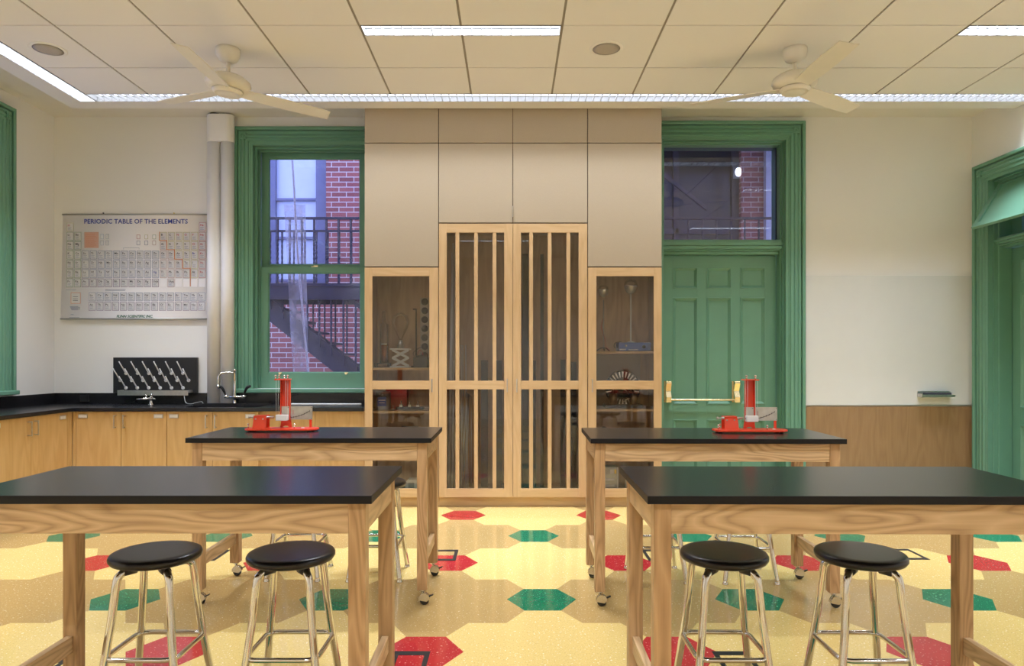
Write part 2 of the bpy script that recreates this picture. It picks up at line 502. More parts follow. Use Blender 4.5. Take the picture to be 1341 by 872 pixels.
# border outside the strips with its upstand
mb = MB('border')
mb.box(CX0, XR - 0.002, SY1, CY1, ZT, ZT + 0.018)
mb.box(CX0, SX0, YF + 0.01, SY1, ZT, ZT + 0.018)
mb.box(CX0, XR - 0.002, CY1 - 0.012, CY1, ZT + 0.018, ZC - 0.002)
mb.box(CX0, CX0 + 0.012, YF + 0.01, CY1 - 0.012, ZT + 0.018, ZC - 0.002)
mb.build('ceiling_border', cl, bevel=0.002)

def louver_light(name, label, x0, x1, y0, y1, along, group=None, pitch=0.058):
    t = thing(name, label, 'ceiling light', ((x0 + x1) / 2, (y0 + y1) / 2, ZT), 0, group)
    ox, oy = (x0 + x1) / 2, (y0 + y1) / 2
    a, b, c, d = x0 - ox + 0.003, x1 - ox - 0.003, y0 - oy + 0.003, y1 - oy - 0.003
    H = 0.055
    MB('louver').box(a, a + 0.004, c, d, 0, H).box(b - 0.004, b, c, d, 0, H).box(a + 0.004, b - 0.004, c, c + 0.004, 0, H).box(a + 0.004, b - 0.004, d - 0.004, d, 0, H).box(a + 0.004, b - 0.004, c + 0.004, d - 0.004, H - 0.004, H).build('housing', t)
    MB('lamp').box(a + 0.006, b - 0.006, c + 0.006, d - 0.006, H - 0.012, H - 0.005).build('lamp_tube', t)
    la = bpy.data.lights.new('lamp', 'AREA'); la.shape = 'RECTANGLE'
    la.size = (x1 - x0) - 0.02; la.size_y = (y1 - y0) - 0.02
    la.color = LAMP; la.energy = ((0.55 if along == 'x' else 1.1) if name == 'strip_light' else (2.2 if y0 > 3 else 4.4)) * LAMP_WATTS * la.size * la.size_y; la.spread = math.radians((84 if y0 > 3 else LAMP_SPREAD[1]) if name != 'strip_light' else (LAMP_SPREAD[0] if along == 'x' else 84))
    lo = bpy.data.objects.new('lamp', la); COL.objects.link(lo); lo.parent = t; lo.location = (0, 0, H - 0.014)
    lv = MB('louver')
    if along == 'x':
        n = max(2, int((b - a) / pitch)); st = (b - a) / n
        for i in range(1, n):
            x = a + i * st; lv.box(x - 0.0016, x + 0.0016, c + 0.004, d - 0.004, 0.001, 0.024)
    else:
        n = max(2, int((d - c) / pitch)); st = (d - c) / n
        for i in range(1, n):
            y = c + i * st; lv.box(a + 0.004, b - 0.004, y - 0.0016, y + 0.0016, 0.001, 0.024)
    lv.build('louver', t)
    return t
louver_light('strip_light', 'long louvred light strip running along the ceiling edge above the tall cupboards', SX1, XR - 0.005, SY0, SY1, 'x')
louver_light('strip_light', 'louvred light strip running toward the camera along the window wall edge of the ceiling', SX0, SX1, YF + 0.02, SY1, 'y')
lab = ['louvred ceiling fixture two tiles long, in the middle between the two fans', 'louvred ceiling fixture near the right wall, cut by the frame edge',
       'louvred ceiling fixture in the middle, over the camera', 'louvred ceiling fixture near the right wall, over the camera',
       'louvred ceiling fixture in the middle, at the rear of the room', 'louvred ceiling fixture near the right wall, at the rear of the room']
for (x0, x1, y0), l in zip(FIX, lab):
    louver_light('ceiling_light', l, x0 + 0.004, x1 - 0.004, y0 + 0.004, y0 + FW, 'x', 'recessed louvred fixtures')

def ceiling_speaker(loc, label):
    t = thing('ceiling_speaker', label, 'speaker', loc, 0, 'round ceiling speakers')
    MB('tile').lathe([(0.088, -0.004), (0.100, -0.005), (0.108, -0.002), (0.108, 0.0005)], seg=40).build('rim', t)
    MB('speaker').lathe([(0.088, -0.0045), (0.06, -0.0085), (0.0, -0.009)], seg=40).build('grille', t)
ceiling_speaker((ax(63, 4.50), 4.50, ZT), 'round grey ceiling speaker near the corner light strip')
ceiling_speaker((0.613, 4.49, ZT), 'round grey ceiling speaker beside the middle light fixture')

# ------------------------------------------------------------------ architectural frames
def PB(u, w_, h): return (u, YB - h, w_)          # back wall plane, h into the room
def PL(u, w_, h): return (XL + h, u, w_)
def PR(u, w_, h): return (XR - h, u, w_)

def casing(mb, P, u0, u1, z0, z1, prof, sill=False):
    """u0,u1,z1: outer edges; prof: (inward offset, height) list; legs run down to z0"""
    n = len(prof); vs = []
    for o, h in prof:
        vs += [P(u0 + o, z0, h), P(u0 + o, z1 - o, h), P(u1 - o, z1 - o, h), P(u1 - o, z0, h)]
    fs = []
    for i in range(n - 1):
        for k in range(3):
            fs.append((i * 4 + k, i * 4 + k + 1, (i + 1) * 4 + k + 1, (i + 1) * 4 + k))
    mb.add(vs, fs)
    for k in (0, 3): mb.add([vs[i * 4 + k] for i in range(n)], [tuple(range(n))])
def ring(mb, P, u0, u1, z0, z1, prof, m=None):
    n = len(prof); vs = []
    for o, h in prof:
        vs += [P(u0 + o, z0 + o, h), P(u0 + o, z1 - o, h), P(u1 - o, z1 - o, h), P(u1 - o, z0 + o, h)]
    fs = []
    for i in range(n - 1):
        for k in range(4):
            fs.append((i * 4 + k, i * 4 + (k + 1) % 4, (i + 1) * 4 + (k + 1) % 4, (i + 1) * 4 + k))
    mb.add(vs, fs, m)
def pbox(mb, P, u0, u1, z0, z1, h0, h1, m=None):
    a = P(u0, z0, h0); b = P(u1, z1, h1)
    mb.box(a[0], b[0], a[1], b[1], a[2], b[2], m)

CAS = [(0, 0), (0, .045), (.006, .050), (.022, .050), (.028, .044), (.028, .020), (.035, .020), (.037, .034), (.052, .036), (.056, .028), (.066, .028),
       (.074, .038), (.086, .038), (.092, .028), (.102, .028), (.106, .034), (.120, .034), (.126, .022), (.134, .022), (.141, .016), (.141, 0)]
def corner_blocks(mb, P, u0, u1, z1):
    for uc in (u0 + 0.078, u1 - 0.078):
        wc = z1 - 0.078
        pbox(mb, P, uc - 0.026, uc + 0.026, wc - 0.026, wc + 0.026, 0.0, 0.044)
        # roundel
        n = 20; vs = []
        for r, h in ((0.019, 0.044), (0.018, 0.051), (0.012, 0.051), (0.010, 0.0445), (0.004, 0.049)):
            for k in range(n): vs.append(P(uc + r * math.cos(2 * math.pi * k / n), wc + r * math.sin(2 * math.pi * k / n), h))
        fs = [(i * n + k, i * n + (k + 1) % n, (i + 1) * n + (k + 1) % n, (i + 1) * n + k) for i in range(4) for k in range(n)]
        fs.append(tuple(range(4 * n, 5 * n)))
        mb.add(vs, fs)

def sash_window(name, P, op, up_glass, lo_glass, hup, hlo, sill_ext=0.03):
    u0, u1, z0, z1 = op
    t = sthing(name)
    mb = MB('green')
    casing(mb, P, u0 - 0.141, u1 + 0.141, z0 - 0.03, z1 + 0.141, CAS)
    corner_blocks(mb, P, u0 - 0.141, u1 + 0.141, z1 + 0.141)
    mb.build('casing', t)
    mb = MB('green')
    d1 = -WT
    pbox(mb, P, u0 - 0.001, u0 + 0.014, z0, z1, 0.018, d1); pbox(mb, P, u1 - 0.014, u1 + 0.001, z0, z1, 0.018, d1)
    pbox(mb, P, u0 + 0.014, u1 - 0.014, z1 - 0.014, z1 + 0.001, 0.018, d1)
    # stops
    for a, b in ((-0.035, -0.055), (-0.085, -0.105)):
        s_ = 0.020 if a > -0.05 else 0.030
        pbox(mb, P, u0 + 0.014, u0 + 0.014 + s_, z0, z1 - 0.014, a, b); pbox(mb, P, u1 - 0.014 - s_, u1 - 0.014, z0, z1 - 0.014, a, b)
        pbox(mb, P, u0 + 0.014 + s_, u1 - 0.014 - s_, z1 - 0.014 - s_, z1 - 0.014, a, b)
    mb.build('jamb', t, bevel=0.002)
    mb = MB('green')
    pbox(mb, P, u0 - 0.17, u1 + 0.17, z0 - 0.035, z0, 0.001, 0.055)
    pbox(mb, P, u0 + 0.001, u1 - 0.001, z0 - 0.025, z0 - 0.0002, 0.001, -WT)
    mb.build('sill', t, bevel=0.006)
    for nm, gl, h, fr in (('upper_sash', up_glass, hup, (0.062, 0.055)), ('lower_sash', lo_glass, hlo, (0.062, 0.138))):
        a, b, c, d = gl
        so, bo = fr
        mb = MB('green')
        tp = 0.05 if nm == 'upper_sash' else 0.052
        bt = 0.05 if nm == 'upper_sash' else bo
        pbox(mb, P, a - so, a, c - bt, d + tp, h, h - 0.04); pbox(mb, P, b, b + so, c - bt, d + tp, h, h - 0.04)
        pbox(mb, P, a, b, d, d + tp, h, h - 0.04); pbox(mb, P, a, b, c - bt, c, h, h - 0.04)
        ring(mb, P, a - 0.001, b + 0.001, c - 0.001, d + 0.001, [(0, h - 0.002), (0.010, h - 0.016), (0.010, h - 0.020)])
        s_ = mb.build(nm, t, bevel=0.0015)
        mb = MB('glass'); pbox(mb, P, a + 0.001, b - 0.001, c + 0.001, d - 0.001, h - 0.0205, h - 0.0235); mb.build('pane', s_)
        if nm == 'lower_sash':
            mb = MB('brass')
            uc = (a + b) / 2
            pbox(mb, P, uc - 0.03, uc + 0.03, d + 0.052, d + 0.058, h - 0.005, h - 0.03); pbox(mb, P, uc - 0.008, uc + 0.03, d + 0.058, d + 0.066, h - 0.01, h - 0.02)
            mb.build('sash_lock', s_)
            for uu in (a + 0.11, b - 0.125):
                mb = MB('brass'); pbox(mb, P, uu - 0.015, uu + 0.015, c - 0.006, c + 0.004, h, h + 0.006); pbox(mb, P, uu - 0.009, uu + 0.009, c - 0.014, c - 0.004, h + 0.006, h + 0.02)
                mb.build('sash_lift', s_)
    return t
sash_window('window_1', PB, WIN, (-2.177, -1.357, 2.036, 2.99), (-2.166, -1.343, 1.067, 1.958), -0.15, -0.105)
sash_window('window_2', PL, LWIN, (4.40, 5.31, 2.02, 2.96), (4.40, 5.31, 1.07, 1.95), -0.15, -0.105)

def panel_door(P, u0, u1, z1, h, mirror=False):
    """six+ panel door leaf: three columns, three rows; h: height of the face relative to the wall plane (negative = recessed)"""
    mb = MB('green')
    T = 0.016
    pbox(mb, P, u0, u1, 0.008, z1, h - T, h - 0.045)
    W = u1 - u0
    st = 0.10 * W / 1.02; mu = 0.086 * W / 1.02
    pw = (W - 2 * st - 2 * mu) / 3
    cols = [(u0 + st + i * (pw + mu), u0 + st + i * (pw + mu) + pw) for i in range(3)]
    rows = [(0.12, 0.644), (0.786, 1.738), (1.822, 2.008)]
    pbox(mb, P, u0, u0 + st, 0.008, z1, h - T, h); pbox(mb, P, u1 - st, u1, 0.008, z1, h - T, h)
    for i in range(2): pbox(mb, P, cols[i][1], cols[i + 1][0], 0.12, 2.008, h - T, h)
    zz = [0.008] + [z for r in rows for z in r] + [z1]
    for k in (0, 2, 4, 6):
        a, b = zz[k], zz[k + 1]
        if k in (0, 6): pbox(mb, P, u0 + st, u1 - st, a, b, h - T, h)
        else:
            for c in cols: pbox(mb, P, c[0], c[1], a, b, h - T, h)
    for c in cols:
        for r in rows:
            ring(mb, P, c[0], c[1], r[0], r[1], [(-0.004, h), (-0.003, h + 0.005), (0.006, h + 0.005), (0.010, h - 0.003), (0.020, h - 0.010), (0.024, h - T)])
    return mb

def door_frame(P, op, bar_z, name, hdoor):
    u0, u1, z0, z1 = op
    t = sthing(name)
    mb = MB('green')
    casing(mb, P, u0 - 0.148, u1 + 0.148, 0, z1 + 0.141, [(o * 1.05, h) for o, h in CAS])
    corner_blocks(mb, P, u0 - 0.148, u1 + 0.148, z1 + 0.141)
    mb.build('casing', t)
    mb = MB('green')
    for a, b in ((u0 - 0.001, u0 + 0.016), (u1 - 0.016, u1 + 0.001)): pbox(mb, P, a, b, 0.001, z1, 0.02, -WT)
    pbox(mb, P, u0 + 0.016, u1 - 0.016, z1 - 0.016, z1 + 0.001, 0.02, -WT)
    for s_, a, b in ((0.012, -0.02, -0.06), (0.022, -0.06, hdoor + 0.004)):
        pbox(mb, P, u0 + 0.016, u0 + 0.016 + s_, 0.001, z1 - 0.016, a, b); pbox(mb, P, u1 - 0.016 - s_, u1 - 0.016, 0.001, z1 - 0.016, a, b)
        pbox(mb, P, u0 + 0.016 + s_, u1 - 0.016 - s_, z1 - 0.016 - s_, z1 - 0.016, a, b)
    mb.build('jamb', t, bevel=0.003)
    mb = MB('green')
    b0, b1 = bar_z
    n = b1 - b0
    for k, (f0, f1, hh_) in enumerate(((0.0, 0.22, -0.085), (0.22, 0.34, -0.06), (0.34, 0.58, -0.04), (0.58, 0.82, -0.028), (0.82, 1.0, -0.05))):
        pbox(mb, P, u0 + (0.016 if k else 0.04), u1 - (0.016 if k else 0.04), b0 + n * f0, b0 + n * f1, hh_, -0.19)
    mb.build('transom_bar', t, bevel=0.004)
    return t

# back door
t = door_frame(PB, DOOR, (2.118, 2.243), 'door_1', -0.15)
leaf = panel_door(PB, 1.352, 2.374, 2.1165, -0.150).build('door_leaf', t, bevel=0.0012)
mb = MB('brass')
for uc in (ax(875.3, 6.2), ax(965, 6.2)):
    pbox(mb, PB, uc - 0.030, uc + 0.034, az(527, 6.2), az(499, 6.2), -0.150, -0.142)
    pr = [(-0.142, az(527, 6.2)), (-0.09, az(527, 6.2)), (-0.085, az(520, 6.2)), (-0.115, az(512, 6.2)), (-0.082, az(502, 6.2)), (-0.09, az(499, 6.2)), (-0.142, az(499, 6.2))]
    vs = [PB(uc - 0.022, z, h) for h, z in pr] + [PB(uc + 0.026, z, h) for h, z in pr]; n = len(pr)
    mb.add(vs, [tuple(range(n)), tuple(reversed(range(n, 2 * n)))] + [(i, n + i, n + (i + 1) % n, (i + 1) % n) for i in range(n)])
mb.rod(PB(ax(875, 6.2), az(523.5, 6.2), -0.10), PB(ax(966, 6.2), az(523.5, 6.2), -0.10), 0.0095)
mb.build('panic_bar', leaf, bevel=0.002)
mb = MB('black'); ring(mb, PB, 1.336, 2.386, 2.240, 3.104, [(0, -0.15), (0.0, -0.13), (0.012, -0.13), (0.012, -0.16)]); fr = mb.build('transom_frame', t)
mb = MB('transglass'); pbox(mb, PB, 1.346, 2.376, 2.245, 3.100, -0.146, -0.149); mb.build('transom_glass', t)

# right-hand door in the side wall
t = door_frame(PR, RDOOR, (2.122, 2.206), 'door_2', -0.175)
panel_door(PR, RDOOR[0] + 0.03, RDOOR[1] - 0.03, 2.118, -0.175).build('door_leaf', t, bevel=0.0012)
mb = MB('green')
u0, u1 = RDOOR[0] + 0.016, RDOOR[1] - 0.016
for a, b, c, d in ((u0, u0 + 0.09, 2.206, 2.69), (u1 - 0.13, u1, 2.206, 2.69), (u0 + 0.09, u1 - 0.13, 2.206, 2.245), (u0 + 0.09, u1 - 0.13, 2.64, 2.69)):
    pbox(mb, PR, a, b, c, d, -0.17, -0.22)
for k in (1, 2):
    uc = u0 + 0.09 + (u1 - u0 - 0.22) * k / 3; pbox(mb, PR, uc - 0.012, uc + 0.012, 2.245, 2.64, -0.18, -0.21)
s_ = mb.build('transom_sash', t, bevel=0.002)
mb = MB('transglass'); pbox(mb, PR, u0 + 0.09, u1 - 0.13, 2.245, 2.64, -0.194, -0.197); mb.build('transom_glass', s_)
# opened flap hinged at its top edge, leaning into the room
mb = MB('green')
pa, pb_ = Vector((4.10, 0, 2.675)), Vector((ax(1271.5, 5.855), 0, az(298.5, 5.855)))
d = (pb_ - pa).normalized(); nrm = Vector((-d.z, 0, d.x));
if nrm.x > 0: nrm = -nrm
L = (pb_ - pa).length
def FP(a, y, h): q = pa + d * a + nrm * h; return (q.x, y, q.z)
def fbox(a0, a1, y0, y1, h0, h1):
    vs = [FP(a, y, h) for h in (h0, h1) for y in (y0, y1) for a in (a0, a1)]
    mb.add(vs, [(0, 1, 3, 2), (4, 6, 7, 5), (0, 4, 5, 1), (2, 3, 7, 6), (0, 2, 6, 4), (1, 5, 7, 3)])
ya, yb = RDOOR[0] + 0.03, 5.857
fbox(0, L, ya, yb, -0.028, -0.014)
fbox(0, 0.035, ya, yb, -0.014, 0.0); fbox(L - 0.045, L, ya, yb, -0.014, 0.0); fbox(0.035, L - 0.045, ya, ya + 0.05, -0.014, 0.0); fbox(0.035, L - 0.045, yb - 0.05, yb, -0.014, 0.0)
mb.build('transom_flap', t, bevel=0.002)

# wainscot and marker board on the back wall
WX0, WX1 = DOOR[1] + 0.152, XR - 0.002
struct(MB('wains').box(WX0, WX1, YB - 0.012, YB - 0.0005, 0, 0.775).build('trim_1'))
t = thing('marker_board', 'large pale glossy marker board on the wall between the two green doors', 'whiteboard', ((WX0 + WX1) / 2, YB - 0.001, 1.35))
W2 = (WX1 - WX0) / 2
MB('board').box(-W2, W2, -0.012, 0, -0.560, 0.566).build('panel', t, bevel=0.001)
MB('steel').box(-W2, W2, -0.015, 0, -0.566, -0.5605).build('edge_trim', t)
x0, x1, yy = ax(1207, 6.02), ax(1250.5, 6.02), 6.02
t = thing('eraser_tray', 'small metal pen tray mounted low on the pale marker board', 'tray', (x0, YB - 0.013, az(520, 6.02)))
MB('steel').box(0, x1 - x0, -0.07, 0, 0, 0.004).box(0, x1 - x0, -0.074, -0.07, 0, 0.022).box(0, x1 - x0, -0.004, 0, 0.004, 0.05).box(0, 0.004, -0.07, -0.004, 0.004, 0.03).build('tray', t, bevel=0.001)
MB('white').rod((0.03, -0.035, 0.014), (0.15, -0.035, 0.014), 0.009).build('marker', t)
MB('ink').rod((0.17, -0.03, 0.014), (x1 - x0 + 0.018, -0.03, 0.014), 0.0055).build('pen', t)
MB('ink').box(0.02, 0.26, -0.065, -0.05, 0.006, 0.038).build('eraser', t, bevel=0.003)

# ------------------------------------------------------------------ tall cupboards
FY, BY = 5.58, 6.045
CX = [ax(v, FY) for v in (477.2, 574.3, 671.6, 769.6, 866.8)]
ZJ, ZCN, ZSD, ZDB = az(187.3, FY), az(292.3, FY), az(349.8, FY), az(651, FY)
RX = lambda p: ax(p, FY)

def upper_unit(cols, zb, label):
    x0, x1 = cols[0], cols[-1]
    t = thing('upper_cabinet', label, 'cabinet', ((x0 + x1) / 2, BY, zb), 0, 'tan upper cabinets')
    ox = (x0 + x1) / 2
    mb = MB('gap')
    mb.box(x0 - ox, x1 - ox, FY + 0.018 - BY, 0, 0, ZC - 0.003 - zb)
    mb.build('carcass', t)
    for a, b in zip(cols[:-1], cols[1:]):
        MB('laminate').box(a - ox + 0.0022, b - ox - 0.0022, FY - BY, FY + 0.018 - BY, 0.004, ZJ - zb - 0.003).build('door', t, bevel=0.0008)
        MB('laminate').box(a - ox + 0.0022, b - ox - 0.0022, FY - BY, FY + 0.018 - BY, ZJ - zb + 0.003, ZC - 0.004 - zb).build('top_panel', t, bevel=0.0008)
    return t
e = 0.0008
upper_unit([CX[0], CX[1] - e], ZSD + 0.002, 'tan flat-fronted upper cabinet over the glass door next to the window')
tu = upper_unit([CX[1] + e, CX[2], CX[3] - e], ZCN + 0.002, 'wide tan upper cabinet with two door columns over the slatted rod cupboard')
upper_unit([CX[3] + e, CX[4]], ZSD + 0.002, 'tan flat-fronted upper cabinet over the glass door next to the green door')
dr = [c for c in tu.children if c.name.startswith('door')][0]
MB('steel').box(CX[2] - tu.location.x - 0.003, CX[2] - tu.location.x + 0.003, FY - BY - 0.012, FY - BY - 0.0005, az(284, FY) - tu.location.z, az(270, FY) - tu.location.z).build('catch', dr)

def glass_door(par, ox, x0, x1, z0, z1, gx0, gx1, gz, hx, slats=()):
    """gz: list of (zlo, zhi) glass openings"""
    y0, y1 = FY - BY, FY - BY + 0.020
    mb = MB('cabz')
    mb.box(x0 - ox, gx0 - ox, y0, y1, z0, z1, 'cabz'); mb.box(gx1 - ox, x1 - ox, y0, y1, z0, z1, 'cabz')
    zs = [z0] + [z for g_ in gz for z in g_] + [z1]
    for k in range(0, len(zs), 2):
        mb.box(gx0 - ox + 1e-4, gx1 - ox - 1e-4, y0 + 0.0006, y1, zs[k], zs[k + 1], 'cabx')
    d_ = mb.build('door', par, bevel=0.0008)
    for a, b in gz:
        MB('cabglass').box(gx0 - ox, gx1 - ox, y0 + 0.010, y0 + 0.014, a, b).build('glass_pane', d_)
    for pc in slats:
        xc = ax(pc, FY) - ox
        mb = MB('cabz')
        for a, b in gz: mb.box(xc - 0.0148, xc + 0.0148, y0 + 0.002, y0 + 0.0098, a, b)
        mb.build('slat', d_)
    h0, h1 = az(513.5, FY), az(496, FY)
    hb = MB('steel').box(hx - ox - 0.004, hx - ox + 0.004, y0 - 0.03, y0 - 0.022, h0, h1)
    for hz in (h0 + 0.008, h1 - 0.008): hb.box(hx - ox - 0.003, hx - ox + 0.003, y0 - 0.022, y0, hz - 0.004, hz + 0.004)
    hb.build('handle', d_, bevel=0.001)
    return d_

GZ_T, GZ_M1, GZ_M0, GZ_B = az(361.5, FY), az(498.5, FY), az(509.8, FY), az(639.7, FY)
TH = 0.018
def tall_unit(name, label, x0, x1, ztop, shelves):
    ox = (x0 + x1) / 2
    t = thing(name, label, 'cabinet', (ox, BY, 0))
    y0 = FY - BY + 0.0205
    mb = MB('inner')
    mb.box(x0 - ox, x0 - ox + TH, y0, 0, ZDB, ztop, 'inner').box(x1 - ox - TH, x1 - ox, y0, 0, ZDB, ztop, 'inner')
    mb.box(x0 - ox + TH, x1 - ox - TH, y0, 0, ZDB, ZDB + 0.03).box(x0 - ox + TH, x1 - ox - TH, y0, 0, ztop - TH, ztop)
    mb.box(x0 - ox + TH, x1 - ox - TH, -0.010, 0, ZDB + 0.03, ztop - TH)
    mb.build('carcass', t)
    MB('cabx').box(x0 - ox, x1 - ox, y0 + 0.03, -0.02, 0.0, ZDB - 0.001).build('plinth', t)
    for z in shelves:
        MB('cabx').box(x0 - ox + TH + 0.001, x1 - ox - TH - 0.001, y0 + 0.012, -0.012, z - 0.019, z).build('shelf', t)
    return t, ox

ZS_L1, ZS_L2 = az(481.5, 5.62), az(538, 5.62)
ZS_R1, ZS_R2 = az(460, 5.62), az(535.5, 5.62)
t, ox = tall_unit('display_cabinet', 'oak display cabinet with glass door beside the window, science apparatus on its shelves', CX[0], CX[1] - e, ZSD, [ZS_L1, ZS_L2, 0.52])
glass_door(t, ox, CX[0] + 0.002, CX[1] - 0.003, ZDB, ZSD - 0.003, RX(487.6), RX(562.2), [(GZ_B, GZ_M0), (GZ_M1, GZ_T)], RX(566))
t, ox = tall_unit('display_cabinet', 'oak display cabinet with glass door next to the green door, silvered globes inside', CX[3] + e, CX[4], ZSD, [ZS_R1, ZS_R2, 0.52])
glass_door(t, ox, CX[3] + 0.003, CX[4] - 0.002, ZDB, ZSD - 0.003, RX(781), RX(856.2), [(GZ_B, GZ_M0), (GZ_M1, GZ_T)], RX(775.3))
t, ox = tall_unit('rod_cupboard', 'wide oak cupboard with two tall slatted glass doors, metal rods standing inside', CX[1] + e, CX[3] - e, ZCN, [])
glass_door(t, ox, CX[1] + 0.003, CX[2] - 0.0015, ZDB, ZCN - 0.003, RX(585), RX(660.2), [(GZ_B, GZ_M0), (GZ_M1, RX(0) * 0 + az(304.5, FY))], RX(664.2), (599, 623.3, 647.5))
glass_door(t, ox, CX[2] + 0.0015, CX[3] - 0.003, ZDB, ZCN - 0.003, RX(682.3), RX(757.8), [(GZ_B, GZ_M0), (GZ_M1, az(304.5, FY))], RX(676.8), (695.5, 719.8, 744.3))
MB('inner').box(-0.009, 0.009, 5.605 - BY, -0.012, ZDB + 0.031, ZCN - TH - 0.001).build('centre_divider', t)

# ------------------------------------------------------------------ counters and base cabinets
ZCT = 0.800
CFY, CFX = 5.555, -3.494          # front edges of the black worktop
XE = CX[0] - 0.002
SNK = (-2.66, -2.05, 5.64, 5.88)  # sink opening
mb = MB('epoxy')
tk = 0.028
# back run in pieces around the sink opening, then the left run
mb.box(XL + 0.002, SNK[0], CFY, YB - 0.001, ZCT - tk, ZCT); mb.box(SNK[1], XE, CFY, YB - 0.001, ZCT - tk, ZCT)
mb.box(SNK[0], SNK[1], CFY, SNK[2], ZCT - tk, ZCT); mb.box(SNK[0], SNK[1], SNK[3], YB - 0.001, ZCT - tk, ZCT)
mb.box(XL + 0.002, CFX, 2.2, CFY, ZCT - tk, ZCT)
t = thing('worktop', 'black resin worktop running along the window wall and round the corner to the sink', 'countertop', (0, 0, 0))
mb.build('counter_slab', t)
MB('epoxy').box(XL + 0.023, XE, YB - 0.021, YB - 0.001, ZCT, 0.893).box(XL + 0.001, XL + 0.021, 2.2, YB - 0.001, ZCT, 0.893).build('backsplash', t, bevel=0.001)
mb = MB('epoxy')
a, b, c, d = SNK
mb.box(a - 0.012, a, c - 0.012, d + 0.012, 0.60, ZCT - tk - 0.0005).box(b, b + 0.012, c - 0.012, d + 0.012, 0.60, ZCT - tk - 0.0005).box(a, b, c - 0.012, c, 0.60, ZCT - tk - 0.0005).box(a, b, d, d + 0.012, 0.60, ZCT - tk - 0.0005).box(a, b, c, d, 0.60, 0.612)
mb.box(a - 0.02, b + 0.02, d + 0.001, d + 0.022, ZCT, ZCT + 0.016)
mb.build('sink_basin', t)
mb = MB('black').box(ax(104, 6.07), ax(116, 6.07), YB - 0.027, YB - 0.0215, 0.818, 0.878)
o = mb.build('power_outlet', None, bevel=0.001); tag(o, 'black power outlet plate set in the backsplash near the corner', 'outlet')

def base_cabinet(label, x0, x1, doors, card_side):
    """faces -Y, front plane at y=CFY+0.022"""
    f = CFY + 0.022
    t = thing('base_cabinet', label, 'cabinet', ((x0 + x1) / 2, f, 0), 0, 'oak base cabinets'); ox = (x0 + x1) / 2
    MB('venz').box(x0 - ox, x1 - ox, 0.019, YB - 0.03 - f, 0.085, 0.598).box(x0 - ox, x0 - ox + 0.016, 0.019, 0.07, 0.598, ZCT - tk - 0.002).box(x1 - ox - 0.016, x1 - ox, 0.019, 0.07, 0.598, ZCT - tk - 0.002).build('carcass', t)
    MB('gap').box(x0 - ox, x1 - ox, 0.07, YB - 0.06 - f, 0, 0.084).build('plinth', t)
    for k, (a, b) in enumerate(doors):
        d_ = MB('venz').box(a - ox + 0.0015, b - ox - 0.0015, 0, 0.018, 0.088, ZCT - tk - 0.004).build('door', t, bevel=0.0008)
        hx = (b - 0.043) if k == 0 else (a + 0.030)
        hx -= ox
        hb = MB('steel').box(hx - 0.004, hx + 0.004, -0.034, -0.027, az(561, 5.55), az(543.5, 5.55))
        for z in (az(560, 5.55), az(544.5, 5.55)): hb.box(hx - 0.004, hx + 0.004, -0.027, 0, z - 0.005, z + 0.005)
        hb.build('handle', d_, bevel=0.0008)
        cx = (a + 0.056 if k == 0 else b - 0.065) - ox
        MB('steel').box(cx - 0.037, cx + 0.037, -0.005, 0, 0.716, 0.748).box(cx - 0.031, cx + 0.031, -0.0055, -0.004, 0.722, 0.742, 'white').build('card_holder', d_)
    return t
B = [ax(v, CFY + 0.022) for v in (99.7, 158.7, 218.5, 278.2, 338.3)]
base_cabinet('oak base cabinet in the corner under the peg rack', B[0], B[2] - 0.001, [(B[0], B[1]), (B[1], B[2] - 0.001)], 0)
base_cabinet('oak base cabinet in front of the white pipes and the sink', B[2], B[4], [(B[2], B[3]), (B[3], B[4])], 0)
t = thing('base_cabinet', 'recessed oak base cabinet under the window sill, up against the tall cupboards', 'cabinet', ((B[4] + XE) / 2, CFY + 0.06, 0), 0, 'oak base cabinets')
hw = (XE - B[4]) / 2 - 0.002
MB('venz').box(-hw, hw, 0.019, 0.45, 0.085, 0.598).box(-hw, -hw + 0.016, 0.019, 0.07, 0.598, 0.77).box(hw - 0.016, hw, 0.019, 0.07, 0.598, 0.77).build('carcass', t)
MB('gap').box(-hw, hw, 0.07, 0.44, 0, 0.084).build('plinth', t)
for a, b in ((-hw, -hw + 0.045), (-hw + 0.047, 0.02), (0.022, hw)): MB('venz').box(a, b, 0, 0.018, 0.088, 0.768).build('door', t, bevel=0.0008)

# left run (faces +X), front plane
fx = CFX - 0.018
def side_cabinet(label, ys_, cards=True):
    y0, y1 = ys_[0], ys_[-1]
    t = thing('base_cabinet', label, 'cabinet', (fx, (y0 + y1) / 2, 0), 0, 'oak base cabinets'); oy = (y0 + y1) / 2
    MB('venz').box(XL + 0.03 - fx, -0.019, y0 - oy, y1 - oy, 0.085, ZCT - tk - 0.002).build('carcass', t)
    MB('gap').box(XL + 0.03 - fx, -0.07, y0 - oy, y1 - oy, 0, 0.084).build('plinth', t)
    for k, (a, b) in enumerate(zip(ys_[:-1], ys_[1:])):
        d_ = MB('venz').box(-0.018, 0, a - oy + 0.0015, b - oy - 0.0015, 0.088, ZCT - tk - 0.004).build('door', t, bevel=0.0008)
        hy = (b - 0.035 if k == 0 else a + 0.035) - oy
        hb = MB('steel').box(0.027, 0.034, hy - 0.004, hy + 0.004, 0.628, 0.738)
        for z in (0.634, 0.732): hb.box(0, 0.027, hy - 0.004, hy + 0.004, z - 0.005, z + 0.005)
        hb.build('handle', d_, bevel=0.0008)
        cy = (a + 0.07 if k == 0 else b - 0.06) - oy
        MB('steel').box(0, 0.005, cy - 0.037, cy + 0.037, 0.716, 0.748).box(0.004, 0.0055, cy - 0.031, cy + 0.031, 0.722, 0.742, 'white').build('card_holder', d_)
    return t
